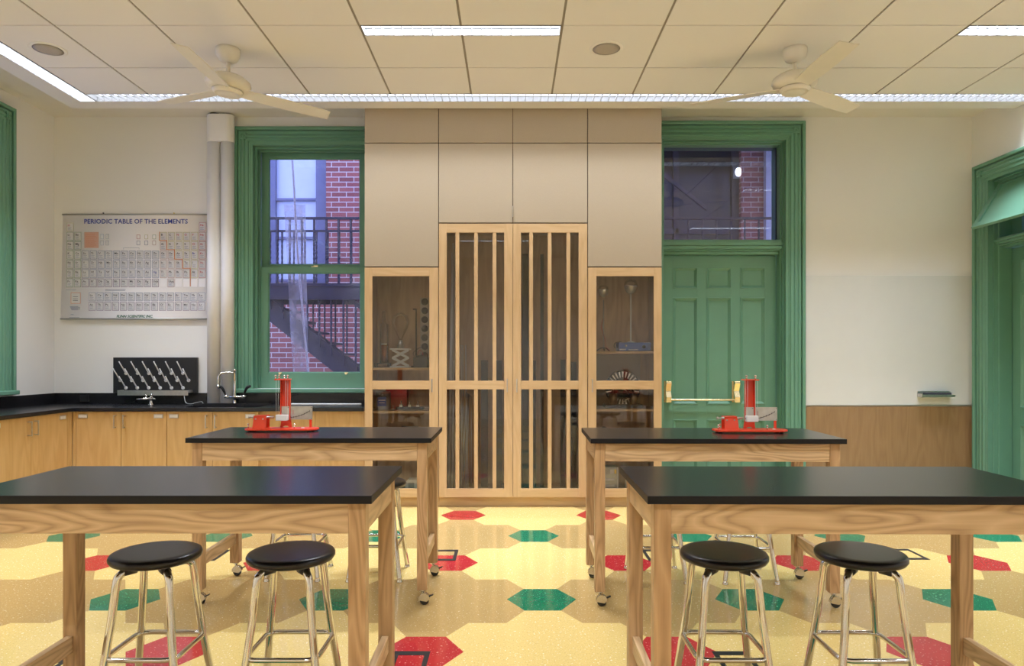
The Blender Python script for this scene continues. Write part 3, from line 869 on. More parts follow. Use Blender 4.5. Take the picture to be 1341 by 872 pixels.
t = side_cabinet('oak base cabinet under the window-wall worktop, next to the inside corner', [4.68, 5.097, 5.514])
MB('venz').box(-0.010, -0.001, 5.517 - t.location.y, CFY + 0.02 - t.location.y, 0.088, ZCT - tk - 0.004).build('filler_strip', t)
MB('venz').box(0.0002, B[0] - fx - 0.002, CFY + 0.0235 - t.location.y, CFY + 0.04 - t.location.y, 0.088, ZCT - tk - 0.004).build('filler_strip', t)
side_cabinet('oak base cabinet under the window-wall worktop, nearer the camera', [3.84, 4.26, 4.678])

# white pipes in the corner by the window
t = thing('riser_pipe', 'pair of white painted vertical pipes joined at the top, beside the left window', 'pipe', (0, 0, 0))
py_ = 6.018
xa, xb = ax(272, py_), ax(306.5, py_)
r = (xb - xa) / 4 - 0.003
c1, c2 = xa + r, xb - r
zt, zn = az(151.5, py_), az(187, py_)
MB('pipe').lathe([(r, 0), (r, zn + 0.01 - ZCT)], (c1, py_, ZCT + 0.001), seg=28).build('pipe', t)
MB('pipe').lathe([(r, 0), (r, zn + 0.01 - ZCT)], (c2, py_, ZCT + 0.001), seg=28).build('pipe', t)
poly = []
for k in range(13):
    a = math.pi / 2 + math.pi * k / 12; poly.append((c1 + (r + .002) * math.cos(a), py_ + (r + .002) * math.sin(a)))
for k in range(13):
    a = -math.pi / 2 + math.pi * k / 12; poly.append((c2 + (r + .002) * math.cos(a), py_ + (r + .002) * math.sin(a)))
MB('pipe').prism(poly, zn, zt, axis=2).build('jacket', t, bevel=0.004)
MB('black').lathe([(r * 0.8, 0), (r * 0.8, ZC - 0.002 - zt)], (c1 + 0.01, py_, zt), seg=20).lathe([(r * 0.35, 0), (r * 0.35, ZC - 0.002 - zt)], (c2 - 0.03, py_, zt), seg=12).build('pipe_collar', t)
mb = MB('pipe'); mb.box(c1 + r * 0.7, c2 - r * 0.7, py_ + 0.01, py_ + 0.03, ZCT + 0.001, zn); mb.build('backing_strip', t)

# drying rack with pegs
ry = YB - 0.022
x0, x1 = ax(148.5, 6.07), ax(258, 6.07)
t = thing('drying_rack', 'black peg board for drying glassware, white pegs, on the wall above the worktop', 'drying rack', ((x0 + x1) / 2, ry, 0.895)); ox = t.location.x
hz_ = az(468, 6.07) - 0.895
MB('black').box(x0 - ox, x1 - ox, -0.012, 0.02, 0.0, hz_).build('board', t, bevel=0.001)
pegs = []
Rb = lambda u, v: (130 + u / 6.705, 450 + v / 6.705)
for u in (232, 335, 433, 532, 633, 733): pegs.append(Rb(u, 260))
for u in (182, 282, 382, 482, 583, 683, 783): pegs.append(Rb(u, 322))
for u in (232, 332, 432, 533, 633, 733): pegs.append(Rb(u, 388))
for u, v in pegs:
    bx, bz = ax(u, 6.06) - ox, az(v, 6.06) - 0.895
    mb = MB('white')
    mb.lathe([(0.015, 0), (0.015, -0.004), (0.010, -0.012), (0.0, -0.013)], (bx, -0.012, bz), seg=14, axis=1)
    mb.rod((bx, -0.016, bz), (bx, -0.120, bz + 0.100), 0.0062, 0.0045, 10)
    mb.ball((bx, -0.120, bz + 0.100), 0.006, 8, 6)
    mb.build('peg', t)
tx0, tx1 = ax(154.5, 5.98) - ox, ax(247, 5.98) - ox
MB('steel').box(tx0, tx1, -0.105, -0.0125, 0.004, 0.008).box(tx0, tx1, -0.108, -0.105, -0.018, 0.026).box(tx0, tx0 + 0.003, -0.105, -0.0125, 0.008, 0.026).box(tx1 - 0.003, tx1, -0.105, -0.0125, 0.008, 0.026).build('drip_tray', t, bevel=0.001)
pts = []
P0 = [(ax(241, 5.99), 5.99, 0.90), (ax(241.5, 5.97), 5.97, 0.86), (ax(243.5, 5.95), 5.95, 0.818), (ax(250, 5.93), 5.93, 0.808), (ax(262, 5.93), 5.935, 0.826), (ax(265.5, 5.92), 5.915, 0.822), (ax(267, 5.90), 5.895, 0.80), (ax(267.4, 5.89), 5.885, 0.76)]
def spline(P, n=6):
    out = []
    P = [Vector(p) for p in P]
    for i in range(len(P) - 1):
        p0, p1, p2, p3 = P[max(i - 1, 0)], P[i], P[i + 1], P[min(i + 2, len(P) - 1)]
        for k in range(n):
            s_ = k / n
            out.append(0.5 * ((2 * p1) + (-p0 + p2) * s_ + (2 * p0 - 5 * p1 + 4 * p2 - p3) * s_ ** 2 + (-p0 + 3 * p1 - 3 * p2 + p3) * s_ ** 3))
    out.append(P[-1]); return out
MB('dullsteel').tube([Vector(p) - Vector(t.location) for p in spline(P0)], 0.003, 8).build('drain_hose', t)

# gas tap
gx_, gy_ = ax(197.9, 5.90), 5.90
t = thing('gas_tap', 'chrome gas tap turret on the worktop under the peg board', 'gas tap', (gx_, gy_, ZCT))
MB('chrome').lathe([(0.022, 0), (0.022, 0.006), (0.013, 0.012), (0.012, 0.045), (0.015, 0.05), (0.015, 0.066), (0.006, 0.072), (0, 0.073)], seg=20).build('post', t)
MB('chrome').rod((0, 0, 0.056), (-0.105, -0.035, 0.050), 0.011, 0.005, 12).rod((-0.035, -0.012, 0.058), (-0.035, -0.012, 0.080), 0.006).ball((-0.035, -0.012, 0.082), 0.009, 12, 8).build('nozzle', t)
MB('chrome').rod((0, 0, 0.056), (0.045, -0.02, 0.052), 0.008, 0.006, 10).rod((0.01, -0.01, 0.06), (0.01, -0.01, 0.086), 0.006).ball((0.01, -0.01, 0.088), 0.009, 12, 8).build('handle', t)

# sink faucet
fx_, fy_ = ax(307.5, 5.945), 5.945
t = thing('sink_faucet', 'chrome gooseneck laboratory faucet with black blade handles at the sink', 'faucet', (fx_, fy_, ZCT))
MB('chrome').lathe([(0.026, 0), (0.026, 0.008), (0.014, 0.014), (0.012, 0.05), (0.016, 0.056), (0.016, 0.082), (0.011, 0.088), (0.011, 0.285), (0.015, 0.290), (0.015, 0.30), (0.008, 0.306), (0, 0.308)], seg=20).build('riser', t)
MB('chrome').rod((-0.085, 0, 0.066), (0.085, 0, 0.066), 0.011, seg=14).lathe([(0.018, -0.01), (0.018, 0.014)], (-0.075, 0, 0.066), seg=16).lathe([(0.018, -0.01), (0.018, 0.014)], (0.078, 0, 0.066), seg=16).build('mixer_body', t)
MB('chrome').tube(spline([(0, 0, 0.272), (-0.05, -0.02, 0.274), (-0.095, -0.045, 0.268), (-0.115, -0.055, 0.240), (-0.118, -0.057, 0.195), (-0.118, -0.057, 0.150)]), 0.0085, 10).lathe([(0.011, 0), (0.011, 0.03)], (-0.118, -0.057, 0.14), seg=14).build('spout', t)
for s_ in (-1, 1):
    P1 = [(s_ * 0.078, 0, 0.078), (s_ * 0.088, -0.005, 0.110), (s_ * 0.105, -0.010, 0.142), (s_ * 0.130, -0.012, 0.158), (s_ * 0.142, -0.012, 0.156)]
    sp = spline(P1, 5)
    MB('black').tube(sp, [0.006 + 0.006 * math.sin(math.pi * i / len(sp)) for i in range(len(sp))], 8).build('blade_handle', t)

# white strip lying at the back of the counter under the window
o = MB('white').box(ax(381, 5.93), ax(474, 5.93) - 0.005, 5.90, 5.955, ZCT + 0.001, ZCT + 0.012).build('plastic_strip', None, bevel=0.004)
tag(o, 'long thin white plastic strip lying on the worktop below the window', 'strip')

# ------------------------------------------------------------------ poster
PX0, PX1, PZ1, PZ0 = ax(81.6, 6.085), ax(276, 6.085), az(280.5, 6.085), az(417.5, 6.085)
t = thing('wall_chart', 'periodic table wall chart with blue title hanging beside the white pipes', 'poster', ((PX0 + PX1) / 2, YB - 0.006, PZ0)); ox = t.location.x
W2 = (PX1 - PX0) / 2; HZ = PZ1 - PZ0
mb = MB('paper')
nseg = 16
for i in range(nseg):
    for q in (0, 1): pass
vs = []; fs = []
for i in range(nseg + 1):
    for k in (-1, 1):
        z = HZ * i / nseg; y = -0.012 * (1 - i / nseg) ** 2
        vs += [(k * W2 - (0.012 * (1 - i / nseg) if k < 0 else 0), y - 0.001, z), (k * W2 - (0.012 * (1 - i / nseg) if k < 0 else 0), y, z)]
for i in range(nseg):
    a = i * 4; b = a + 4
    fs += [(a, a + 2, b + 2, b), (a + 1, b + 1, b + 3, a + 3), (a, b, b + 1, a + 1), (a + 2, a + 3, b + 3, b + 2)]
mb.add(vs, fs, None, True); mb.build('sheet', t)
MB('dullsteel').rod((-W2 - 0.003, -0.004, HZ), (W2, -0.004, HZ), 0.006).build('top_rail', t)
MB('dullsteel').rod((-W2 - 0.014, -0.014, 0), (W2, -0.014, 0), 0.006).build('bottom_rail', t)
MB('ink').ball((ax(135, 6.085) - ox, -0.004, HZ + 0.010), 0.007, 8, 6).ball((ax(227.5, 6.085) - ox, -0.004, HZ + 0.010), 0.006, 8, 6, 'yellow').build('hook', t)
# printed cells
colmat('ink_noble', (0.45, 0.20, 0.22)); colmat('ink_non', (0.50, 0.48, 0.30)); colmat('ink_alk', (0.28, 0.36, 0.28)); colmat('ink_tr', (0.26, 0.30, 0.42)); colmat('ink_post', (0.45, 0.33, 0.33)); colmat('ink_vio', (0.28, 0.22, 0.32))
colmat('cell_grey', (0.66, 0.66, 0.68)); colmat('ink_orange', (0.62, 0.22, 0.08)); colmat('ink_key', (0.66, 0.40, 0.32)); colmat('ink_blue', (0.03, 0.06, 0.35)); colmat('ink_green', (0.01, 0.14, 0.10)); colmat('ink_red', (0.5, 0.05, 0.08))
def zu(u): return ax(70 + u / 5.45, 6.085) - ox
def zv(v): return az(270 + v / 5.45, 6.085) - PZ0
def ysurf(z): return -0.012 * (1 - max(0, min(1, z / HZ))) ** 2 - 0.001
cells = MB('ink')
texts = []
def cell(u, v, wd, hg, m, fill='cell_grey', th=3.4, y_=0.0):
    a, b, c, d = zu(u), zu(u + wd), zv(v + hg), zv(v)
    y = ysurf((c + d) / 2) - 0.0012
    q = th / 5.45 * 6.085 / F
    cells.add([(a, y, c), (b, y, c), (b, y, d), (a, y, d), (a + q, y, c + q), (b - q, y, c + q), (b - q, y, d - q), (a + q, y, d - q)], [(0, 1, 5, 4), (1, 2, 6, 5), (2, 3, 7, 6), (3, 0, 4, 7)], m)
    if fill: cells.add([(a + q, y, c + q), (b - q, y, c + q), (b - q, y, d - q), (a + q, y, d - q)], [(0, 1, 2, 3)], fill)
SY = [['H'] + [''] * 16 + ['He'], ['Li', 'Be'] + [''] * 10 + ['B', 'C', 'N', 'O', 'F', 'Ne'], ['Na', 'Mg'] + [''] * 10 + ['Al', 'Si', 'P', 'S', 'Cl', 'Ar'],
      'K Ca Sc Ti V Cr Mn Fe Co Ni Cu Zn Ga Ge As Se Br Kr'.split(), 'Rb Sr Y Zr Nb Mo Tc Ru Rh Pd Ag Cd In Sn Sb Te I Xe'.split(),
      'Cs Ba La Hf Ta W Re Os Ir Pt Au Hg Tl Pb Bi Po At Rn'.split(), 'Fr Ra Ac Rf Db Sg Bh Hs Mt Ds Rg Uub _ Uuq _ _ _ _'.split()]
LA = ['La Ce Pr Nd Pm Sm Eu Gd Tb Dy Ho Er Tm Yb Lu'.split(), 'Ac Th Pa U Np Pu Am Cm Bk Cf Es Fm Md No Lr'.split()]
def print_cell(u, v, sy, m, tm='ink'):
    if sy == '_':
        cell(u, v, 48, 60, 'cell_grey', 'paper', 1.5); return
    cell(u, v, 49, 61, m)
    a, d = zu(u + 8), zv(v + 20)
    texts.append((sy, 0.026, (a, d), tm, 0, 0.0004, 'LEFT'))
    for kk, (wd, dv) in enumerate(((26, 36), (20, 44), (30, 52))):
        y = ysurf(d) - 0.0016
        zz = zv(v + dv); cells.add([(a, y, zz), (a + wd * 0.00122, y, zz), (a + wd * 0.00122, y, zz + 0.003), (a, y, zz + 0.003)], [(0, 1, 2, 3)], 'ink_tr')
for r_, row in enumerate(SY):
    for c_, sy in enumerate(row):
        if not sy: continue
        m = 'ink_alk' if c_ < 2 else ('ink_noble' if c_ == 17 else 'ink_tr')
        if 2 <= c_ < 12 and r_ == 6: m = 'ink_vio'
        if c_ >= 12 and c_ < 17: m = 'ink_non' if (c_ - 12) >= (r_ - 1) else 'ink_post'
        if r_ == 0 and c_ == 0: m = 'ink_non'
        tm = 'ink_red' if sy in ('H', 'He', 'N', 'O', 'F', 'Ne', 'Cl', 'Ar', 'Kr', 'Xe', 'Rn') else ('ink_blue' if sy in ('Br', 'Hg') else 'ink')
        print_cell(91 + 55.6 * c_, 117 + 66.6 * r_ - (3 if c_ == 17 and r_ == 0 else 0), sy, m, tm)
for r_, row in enumerate(LA):
    for c_, sy in enumerate(row): print_cell(253 + 55.8 * c_, 616 + 68 * r_, sy, 'ink_tr' if r_ == 0 else 'ink_vio')
def bar(u0, v0, u1, v1, m, dy=0.0018):
    a, b, c, d = zu(u0), zu(u1), zv(v1), zv(v0); y = ysurf((c + d) / 2) - dy
    cells.add([(a, y, c), (b, y, c), (b, y, d), (a, y, d)], [(0, 1, 2, 3)], m)
bar(218, 184, 320, 297, 'ink_key')
for v in range(196, 290, 9): bar(228, v, 228 + random.randint(60, 84), v + 2, 'ink_orange', 0.0022)
for (u, v) in ((333, 198), (370, 198), (333, 244), (370, 244)): cell(u, v, 22, 34, 'ink_tr', 'cell_grey', 2)
for k, m in enumerate(('ink_noble', 'ink_non', 'ink_alk', 'ink_tr', 'ink_tr', 'ink_post')): cell(591 + 56.5 * (k % 3), 202 + 43 * (k // 3), 25, 32, m, 'paper', 3)
# zig-zag border line
zz = [(752, 181, 757, 244), (752, 241, 809, 246), (804, 241, 810, 311), (804, 307, 865, 312), (860, 307, 866, 378), (860, 375, 922, 380), (916, 375, 922, 444), (916, 440, 978, 445), (973, 440, 979, 572)]
for q in zz: bar(*q, 'ink_orange', 0.0024)
cell(124, 617, 70, 78, 'ink_orange', 'cell_grey', 3)
for v in (645, 660, 672): bar(140, v, 176, v + 3, 'ink')
for k in range(5): bar(118 + 3 * k, 714 + 6 * k, 178 + (k % 2) * 14, 717 + 6 * k, 'ink_tr')
bar(88, 596, 160, 599, 'ink_tr'); bar(370, 592, 515, 595, 'ink_tr'); bar(370, 600, 512, 603, 'ink_tr'); bar(115, 793, 188, 796, 'ink_tr'); bar(125, 771, 146, 775, 'ink_tr')
bar(497, 295, 610, 297, 'ink_tr'); bar(497, 295, 499, 308, 'ink_tr'); bar(608, 295, 610, 308, 'ink_tr')
cells.build('printed_cells', t)
texts.append(('PERIODIC TABLE OF THE ELEMENTS', 0.0565, (zu(586), zv(109)), 'ink_blue', 0, 0.0008, 'CENTER'))
texts.append(('FLINN SCIENTIFIC INC.', 0.031, (zu(582), zv(787)), 'ink_green', 0.25, 0.0008, 'CENTER'))
ti = text_mesh(texts, 'printed_lettering', t, -0.0145)
# follow the sheet
for v in ti.data.vertices: v.co.y = ysurf(v.co.z) - 0.0030
# fit the title to its width
# ------------------------------------------------------------------ tables
def lab_table(label, cx, cy, W, D, rz, group='black topped oak lab tables'):
    t = thing('lab_table', label, 'table', (cx, cy, 0), rz, group)
    H = 0.811
    tt = 0.0235
    hx, hy = W / 2, D / 2
    MB('epoxy').box(-hx, hx, -hy, hy, H - tt, H).build('tabletop', t, bevel=0.0015)
    tp_ = t.children[0].data; tp_.materials.append(M['epoxyedge'])
    for p_ in tp_.polygons:
        if p_.normal.z < 0.5: p_.material_index = 1
    ins = 0.022; lw = 0.049
    zl = 0.073
    za = H - tt - 0.088
    for sx_ in (-1, 1):
        for sy_ in (-1, 1):
            x = sx_ * (hx - ins - lw / 2); y = sy_ * (hy - ins - lw / 2)
            lg = MB('oakz').box(x - lw / 2, x + lw / 2, y - lw / 2, y + lw / 2, zl, H - tt - 0.0005).build('leg', t, bevel=0.0025)
            cb = MB('chrome')
            cb.rod((x, y, zl), (x, y, 0.058), 0.008).lathe([(0.016, 0.066 - 0.0), (0.016, 0.0725)], (x, y, 0), seg=16)
            # hooded fork
            hood = []
            wx, wy, wz, wr = x + 0.010, y - 0.006, 0.0215, 0.0215
            for k in range(9):
                a = math.pi * (0.05 + 0.95 * k / 8)
                hood.append((wx + 0.027 * math.cos(a), wz + 0.004 + 0.032 * math.sin(a)))
            hood += [(wx - 0.012, wz), (wx + 0.012, wz - 0.004)]
            cb.prism(hood, wy - 0.0125, wy - 0.0085, axis=1).prism(hood, wy + 0.0085, wy + 0.0125, axis=1)
            top = hood[:9]
            vs = [(a, wy - 0.0125, b) for a, b in top] + [(a, wy + 0.0125, b) for a, b in top]
            cb.add(vs, [(i, i + 1, 10 + i, 9 + i) for i in range(8)], None, True)
            cb.lathe([(0, -0.008), (wr * 0.7, -0.008), (wr, -0.006), (wr, 0.006), (wr * 0.7, 0.008), (0, 0.008)], (wx, wy, wz), seg=20, axis=1, m='rubber')
            cb.prism([(wx + 0.018, 0.042), (wx + 0.042, 0.052), (wx + 0.043, 0.047), (wx + 0.02, 0.036)], wy - 0.006, wy + 0.006, axis=1, m='black')
            cb.build('caster', lg)
    for sy_ in (-1, 1):
        y = sy_ * (hy - ins - 0.003)
        a = hx - ins - lw
        MB('oakx').box(-a, a, y - 0.022 * (sy_ > 0), y + 0.022 * (sy_ < 0), za, H - tt - 0.0005).build('apron', t, bevel=0.001)
    for sx_ in (-1, 1):
        x = sx_ * (hx - ins - 0.003); a = hy - ins - lw
        MB('oaky').box(x - 0.022 * (sx_ > 0), x + 0.022 * (sx_ < 0), -a, a, za, H - tt - 0.0005).build('apron', t, bevel=0.001)
        xc = sx_ * (hx - ins - lw / 2)
        MB('oaky').box(xc - 0.012, xc + 0.012, -a, a, 0.180, 0.238).build('stretcher', t, bevel=0.002)
    return t
lab_table('black topped oak lab table nearest the camera on the window side, two stools under it', -0.976, 2.20, 1.178, 0.535, 0)
lab_table('black topped oak lab table nearest the camera on the door side, two stools under it', 0.991, 2.192, 1.222, 0.535, math.radians(-0.5))
lab_table('farther black topped oak lab table on the window side carrying a red pendulum apparatus', -0.973, 3.61, 1.178, 0.545, 0)
lab_table('farther black topped oak lab table on the door side carrying a red pendulum apparatus', 0.988, 3.57, 1.21, 0.53, math.radians(-1.0))

# ------------------------------------------------------------------ stools
def make_stool():
    t = thing('lab_stool', '', 'stool', (0, 0, 0), 0, 'black seated chrome stools')
    R = 0.150; H = 0.520
    MB('seat').lathe([(0.0, H - 0.034), (R - 0.02, H - 0.034), (R - 0.006, H - 0.029), (R, H - 0.020), (R, H - 0.012), (R - 0.004, H - 0.005), (R - 0.012, H - 0.001), (R - 0.03, H), (0, H - 0.003)], seg=56).build('seat', t)
    MB('black').lathe([(0.10, H - 0.038), (0.10, H - 0.0345)], seg=32).build('mounting_plate', t)
    for sx_ in (-1, 1):
        for sy_ in (-1, 1):
            q = lambda r_, z: (sx_ * r_, sy_ * r_, z)
            pts = spline([q(0.045, H - 0.050), q(0.068, H - 0.052), q(0.082, H - 0.064), q(0.089, H - 0.085), q(0.098, 0.33), q(0.112, 0.20), q(0.130, 0.06), q(0.136, 0.018)], 5)
            lg = MB('chrome').tube(pts, 0.0132, 16).build('leg', t)
            MB('black').rod(q(0.045, H - 0.050), q(0.074, H - 0.053), 0.0155, seg=12).build('mounting_sleeve', lg)
            MB('chrome').lathe([(0.016, 0), (0.017, 0.004), (0.013, 0.012), (0.011, 0.024)], (sx_ * 0.1365, sy_ * 0.1365, 0), seg=16).build('foot_glide', lg)
    pts = []
    a, rc = 0.121, 0.040
    for k, (cx, cy) in enumerate(((a - rc, a - rc), (-a + rc, a - rc), (-a + rc, -a + rc), (a - rc, -a + rc))):
        for j in range(7):
            th = math.pi / 2 * (k + j / 6); pts.append((cx + rc * math.cos(th), cy + rc * math.sin(th), 0.187))
    MB('chrome').tube(pts, 0.0085, 12, closed=True).build('foot_ring', t)
    return t
st0 = make_stool()
spots = [(-1.243, 2.44, 'black stool under the near window-side table, the one nearer the window'),
         (-0.770, 2.44, 'black stool under the near window-side table, the one nearer the aisle'),
         (0.744, 2.44, 'black stool under the near door-side table, the one nearer the aisle'),
         (1.219, 2.435, 'black stool under the near door-side table, the one nearer the right wall'),
         (-0.732, 3.85, 'black stool under the farther window-side table, the one nearer the aisle'),
         (-1.172, 3.86, 'black stool under the farther window-side table, the one nearer the window'),
         (0.790, 3.82, 'black stool under the farther door-side table, the one nearer the aisle'),
         (1.265, 3.81, 'black stool under the farther door-side table, the one nearer the right wall')]
for k, (x, y, l) in enumerate(spots):
    if k == 0: st0.location = (x, y, 0); st0['label'] = l
    else: dup(st0, (x, y, 0), 0, l)

# ------------------------------------------------------------------ ceiling fans
def fan(label, cx, cy, tx, ty, rz, zb):
    t = thing('ceiling_fan', label, 'ceiling fan', (cx, cy, ZT), 0, 'white three-blade ceiling fans')
    MB('fan').lathe([(0.074, 0), (0.076, -0.018), (0.072, -0.045), (0.058, -0.072), (0.030, -0.086), (0.014, -0.088), (0, -0.088)], seg=36).build('canopy', t)
    MB('fan').rod((0, 0, -0.08), (0, 0, zb + 0.07), 0.0135, seg=16).build('downrod', t)
    Tm = Matrix.Translation((0, 0, zb)) @ Matrix.Rotation(tx, 4, 'X') @ Matrix.Rotation(ty, 4, 'Y') @ Matrix.Rotation(rz, 4, 'Z')
    mb = MB('fan'); mb.T = Tm
    mb.lathe([(0.02, 0.078), (0.05, 0.070), (0.10, 0.055), (0.135, 0.030), (0.142, 0.008), (0.135, -0.012), (0.110, -0.026), (0.085, -0.032)], seg=40)
    mb.build('motor_housing', t)
    mb = MB('fan'); mb.T = Tm
    mb.lathe([(0.095, -0.033), (0.095, -0.042), (0.082, -0.058), (0.076, -0.060), (0.073, -0.057), (0.05, -0.063), (0.0, -0.066)], seg=40)
    mb.build('hub_cover', t)
    for k in range(3):
        mb = MB('fan'); mb.T = Tm @ Matrix.Rotation(2 * math.pi * k / 3 - math.pi / 2, 4, 'Z') @ Matrix.Translation((0, 0, -0.030)) @ Matrix.Rotation(math.radians(-11), 4, 'X')
        n = 14; vs = []
        for i in range(n + 1):
            f_ = i / n; x = 0.075 + 0.575 * f_
            hw_ = 0.050 + 0.012 * math.sin(math.pi * min(1, f_ * 0.9)) if f_ > 0.05 else 0.046
            zc = -0.004 * f_
            sl = 0.012 * f_ if i == n else 0
            vs += [(x, -hw_, zc - 0.003), (x + sl, hw_, zc - 0.003), (x + sl, hw_, zc + 0.003), (x, -hw_, zc + 0.003)]
        fs = []
        for i in range(n):
            for q in range(4): fs.append((i * 4 + q, i * 4 + (q + 1) % 4, i * 4 + 4 + (q + 1) % 4, i * 4 + 4 + q))
        fs += [(0, 3, 2, 1), (n * 4, n * 4 + 1, n * 4 + 2, n * 4 + 3)]
        mb.add(vs, fs); mb.build('blade', t)
    return t
fan('white ceiling fan nearer the window wall, above the periodic chart side', -1.828, 4.50, 0, math.radians(4.5), math.radians(0), -0.235)
fan('white ceiling fan nearer the right wall, above the back door side', 1.832, 4.50, 0, math.radians(0.5), math.radians(3), -0.222)

# ------------------------------------------------------------------ red pendulum apparatus
def apparatus(cx, cy, zt_, rz, label):
    t = thing('pendulum_apparatus', label, 'physics apparatus', (cx, cy, zt_), rz, 'red pendulum apparatuses')
    base = [(-0.187, -0.030), (-0.165, -0.055), (0.150, -0.055), (0.187, -0.020), (0.187, 0.030), (0.165, 0.055), (-0.165, 0.055), (-0.187, 0.035)]
    MB('red').prism(base, 0.006, 0.017, axis=2).build('base', t, bevel=0.003)
    for x, y in ((-0.16, -0.03), (-0.16, 0.035), (0.15, -0.03), (0.15, 0.035)): MB('rubber').rod((x, y, 0.0005), (x, y, 0.006), 0.010).build('rubber_foot', t)
    # column
    mb = MB('red')
    prof = [(-0.031, 0.017), (-0.024, 0.060), (-0.024, 0.268), (0.024, 0.268), (0.026, 0.060), (0.031, 0.017), (0.017, 0.017), (0.008, 0.024), (-0.008, 0.024), (-0.017, 0.017)]
    mb.prism([(x + 0.008, z) for x, z in prof], 0.036, 0.041, axis=1)
    mb.box(-0.018, -0.014, 0.020, 0.036, 0.05, 0.268).box(0.030, 0.034, 0.020, 0.036, 0.05, 0.268)
    mb.build('column', t, bevel=0.0012)
    MB('red').box(-0.032, 0.036, -0.035, 0.046, 0.268, 0.274).build('top_plate', t, bevel=0.001)
    for x, y in ((-0.026, -0.026), (-0.018, 0.005), (0.020, -0.026), (0.028, 0.005)):
        MB('chrome').rod((x, y, 0.2742), (x, y, 0.286), 0.003, seg=8).ball((x, y, 0.291), 0.0058, 10, 8).build('thumb_screw', t)
    # bob and strings
    MB('white').box(-0.026, 0.034, -0.030, 0.002, 0.056, 0.087).lathe([(0.0, 0), (0.008, 0)], (-0.0265, -0.014, 0.072), seg=14, axis=0, m='ink').build('bob', t, bevel=0.003)
    mb = MB('white')
    for x in (-0.022, 0.028):
        for y, yt in ((-0.028, -0.030), (0.0, 0.006)):
            mb.rod((x, y, 0.087), (x, yt, 0.268), 0.0007, seg=5)
    mb.build('suspension_thread', t)
    # scale plate
    MB('steel').box(-0.022, 0.150, 0.0295, 0.032, 0.058, 0.128).build('scale_plate', t)
    mb = MB('ink'); pts = []
    for k in range(15):
        a = k / 14; pts.append((0.036 + 0.100 * a, 0.028, 0.070 + 0.034 * a ** 1.8))
    mb.tube(pts, 0.0014, 6)
    for k in range(0, 15, 2): p = pts[k]; mb.box(p[0] - 0.0006, p[0] + 0.0006, 0.0275, 0.029, p[2] - 0.005, p[2] + 0.005)
    for x, z in ((-0.017, 0.122), (0.022, 0.122), (0.145, 0.122), (0.145, 0.064)): mb.rod((x, 0.028, z), (x, 0.0296, z), 0.002, seg=8)
    mb.box(0.048, 0.0495, 0.028, 0.029, 0.085, 0.108, 'redp')
    mb.build('scale_marks', t)
    MB('red').box(0.134, 0.146, 0.030, 0.036, 0.017, 0.060).build('scale_post', t)
    # launcher
    mb = MB('red')
    mb.box(-0.140, -0.075, -0.030, -0.027, 0.017, 0.083).box(-0.140, -0.075, 0.024, 0.027, 0.017, 0.083).box(-0.135, -0.075, -0.030, 0.027, 0.080, 0.083)
    mb.add([(-0.140, -0.0302, 0.072), (-0.072, -0.0302, 0.072), (-0.070, -0.044, 0.017), (-0.142, -0.044, 0.017), (-0.140, -0.027, 0.072), (-0.072, -0.027, 0.072), (-0.070, -0.041, 0.017), (-0.142, -0.041, 0.017)],
           [(0, 1, 2, 3), (7, 6, 5, 4), (0, 4, 5, 1), (1, 5, 6, 2), (3, 2, 6, 7), (0, 3, 7, 4)])
    mb.build('launcher_bracket', t, bevel=0.001)
    MB('steel').rod((-0.150, -0.008, 0.074), (-0.040, -0.008, 0.074), 0.0065, seg=14).rod((-0.168, -0.008, 0.074), (-0.150, -0.008, 0.074), 0.0035, seg=10).rod((-0.174, -0.008, 0.074), (-0.166, -0.008, 0.074), 0.007, seg=12).build('launcher_rod', t)
    MB('steel').rod((-0.128, -0.0310, 0.066), (-0.128, -0.0345, 0.066), 0.004, seg=10).rod((-0.090, -0.0310, 0.066), (-0.090, -0.0345, 0.066), 0.004, seg=10).build('rivet', t)
    for x, y in ((-0.170, -0.022), (-0.150, 0.022), (0.075, -0.038)):
        MB('chrome').rod((x, y, 0.0172), (x, y, 0.034), 0.003, seg=8).ball((x, y, 0.038), 0.0055, 10, 8).build('levelling_screw', t)
    MB('white').rod((0.115, -0.02, 0.0172), (0.115, -0.02, 0.021), 0.008).build('bubble_level', t)
    return t
apparatus(ax(369.2, 3.66), 3.665, 0.811, 0, 'orange-red pendulum apparatus standing on the far table in front of the window')
apparatus(ax(982.3, 3.60), 3.600, 0.811, math.radians(-1), 'orange-red pendulum apparatus standing on the far table in front of the green back door')

# ------------------------------------------------------------------ floor markings
def mark(x0, y0, label, wd=0.144, dp=0.235):
    q = 0.020
    q = 0.036; mb = MB('black').box(0, wd, 0, q, 0.0003, 0.0016).box(0, wd, dp - q, dp, 0.0003, 0.0016).box(0, 0.020, q, dp - q, 0.0003, 0.0016).box(wd - 0.020, wd, q, dp - q, 0.0003, 0.0016)
    o = mb.build('floor_marking'); o.location = (x0, y0, 0); tag(o, label, 'floor marking', 'black square outlines on the floor')
mark(-1.893, 4.11, 'black outline square on the floor under the window end of the farther table')
mark(-0.473, 4.11, 'black outline square on the floor beside the aisle leg of the farther window-side table')
mark(0.810, 4.11, 'black outline square on the floor under the farther door-side table by a stool')
mark(2.340, 4.13, 'black outline square on the open floor beyond the near door-side table')
mark(-0.473, 2.60, 'black outline square on a red tile in the aisle by the near window-side table')
mark(0.815, 2.60, 'black outline square on the floor under the aisle stool of the near door-side table')
mark(-1.893, 2.53, 'black outline square on the floor at the window end of the near table')

# ------------------------------------------------------------------ contents of the cupboards
def item(name, label, cat, x, y, z, group=None): return thing(name, label, cat, (x, y, z), 0, group)
iy = 5.80
pm = F / iy
zs = ZS_L1 + 0.0005
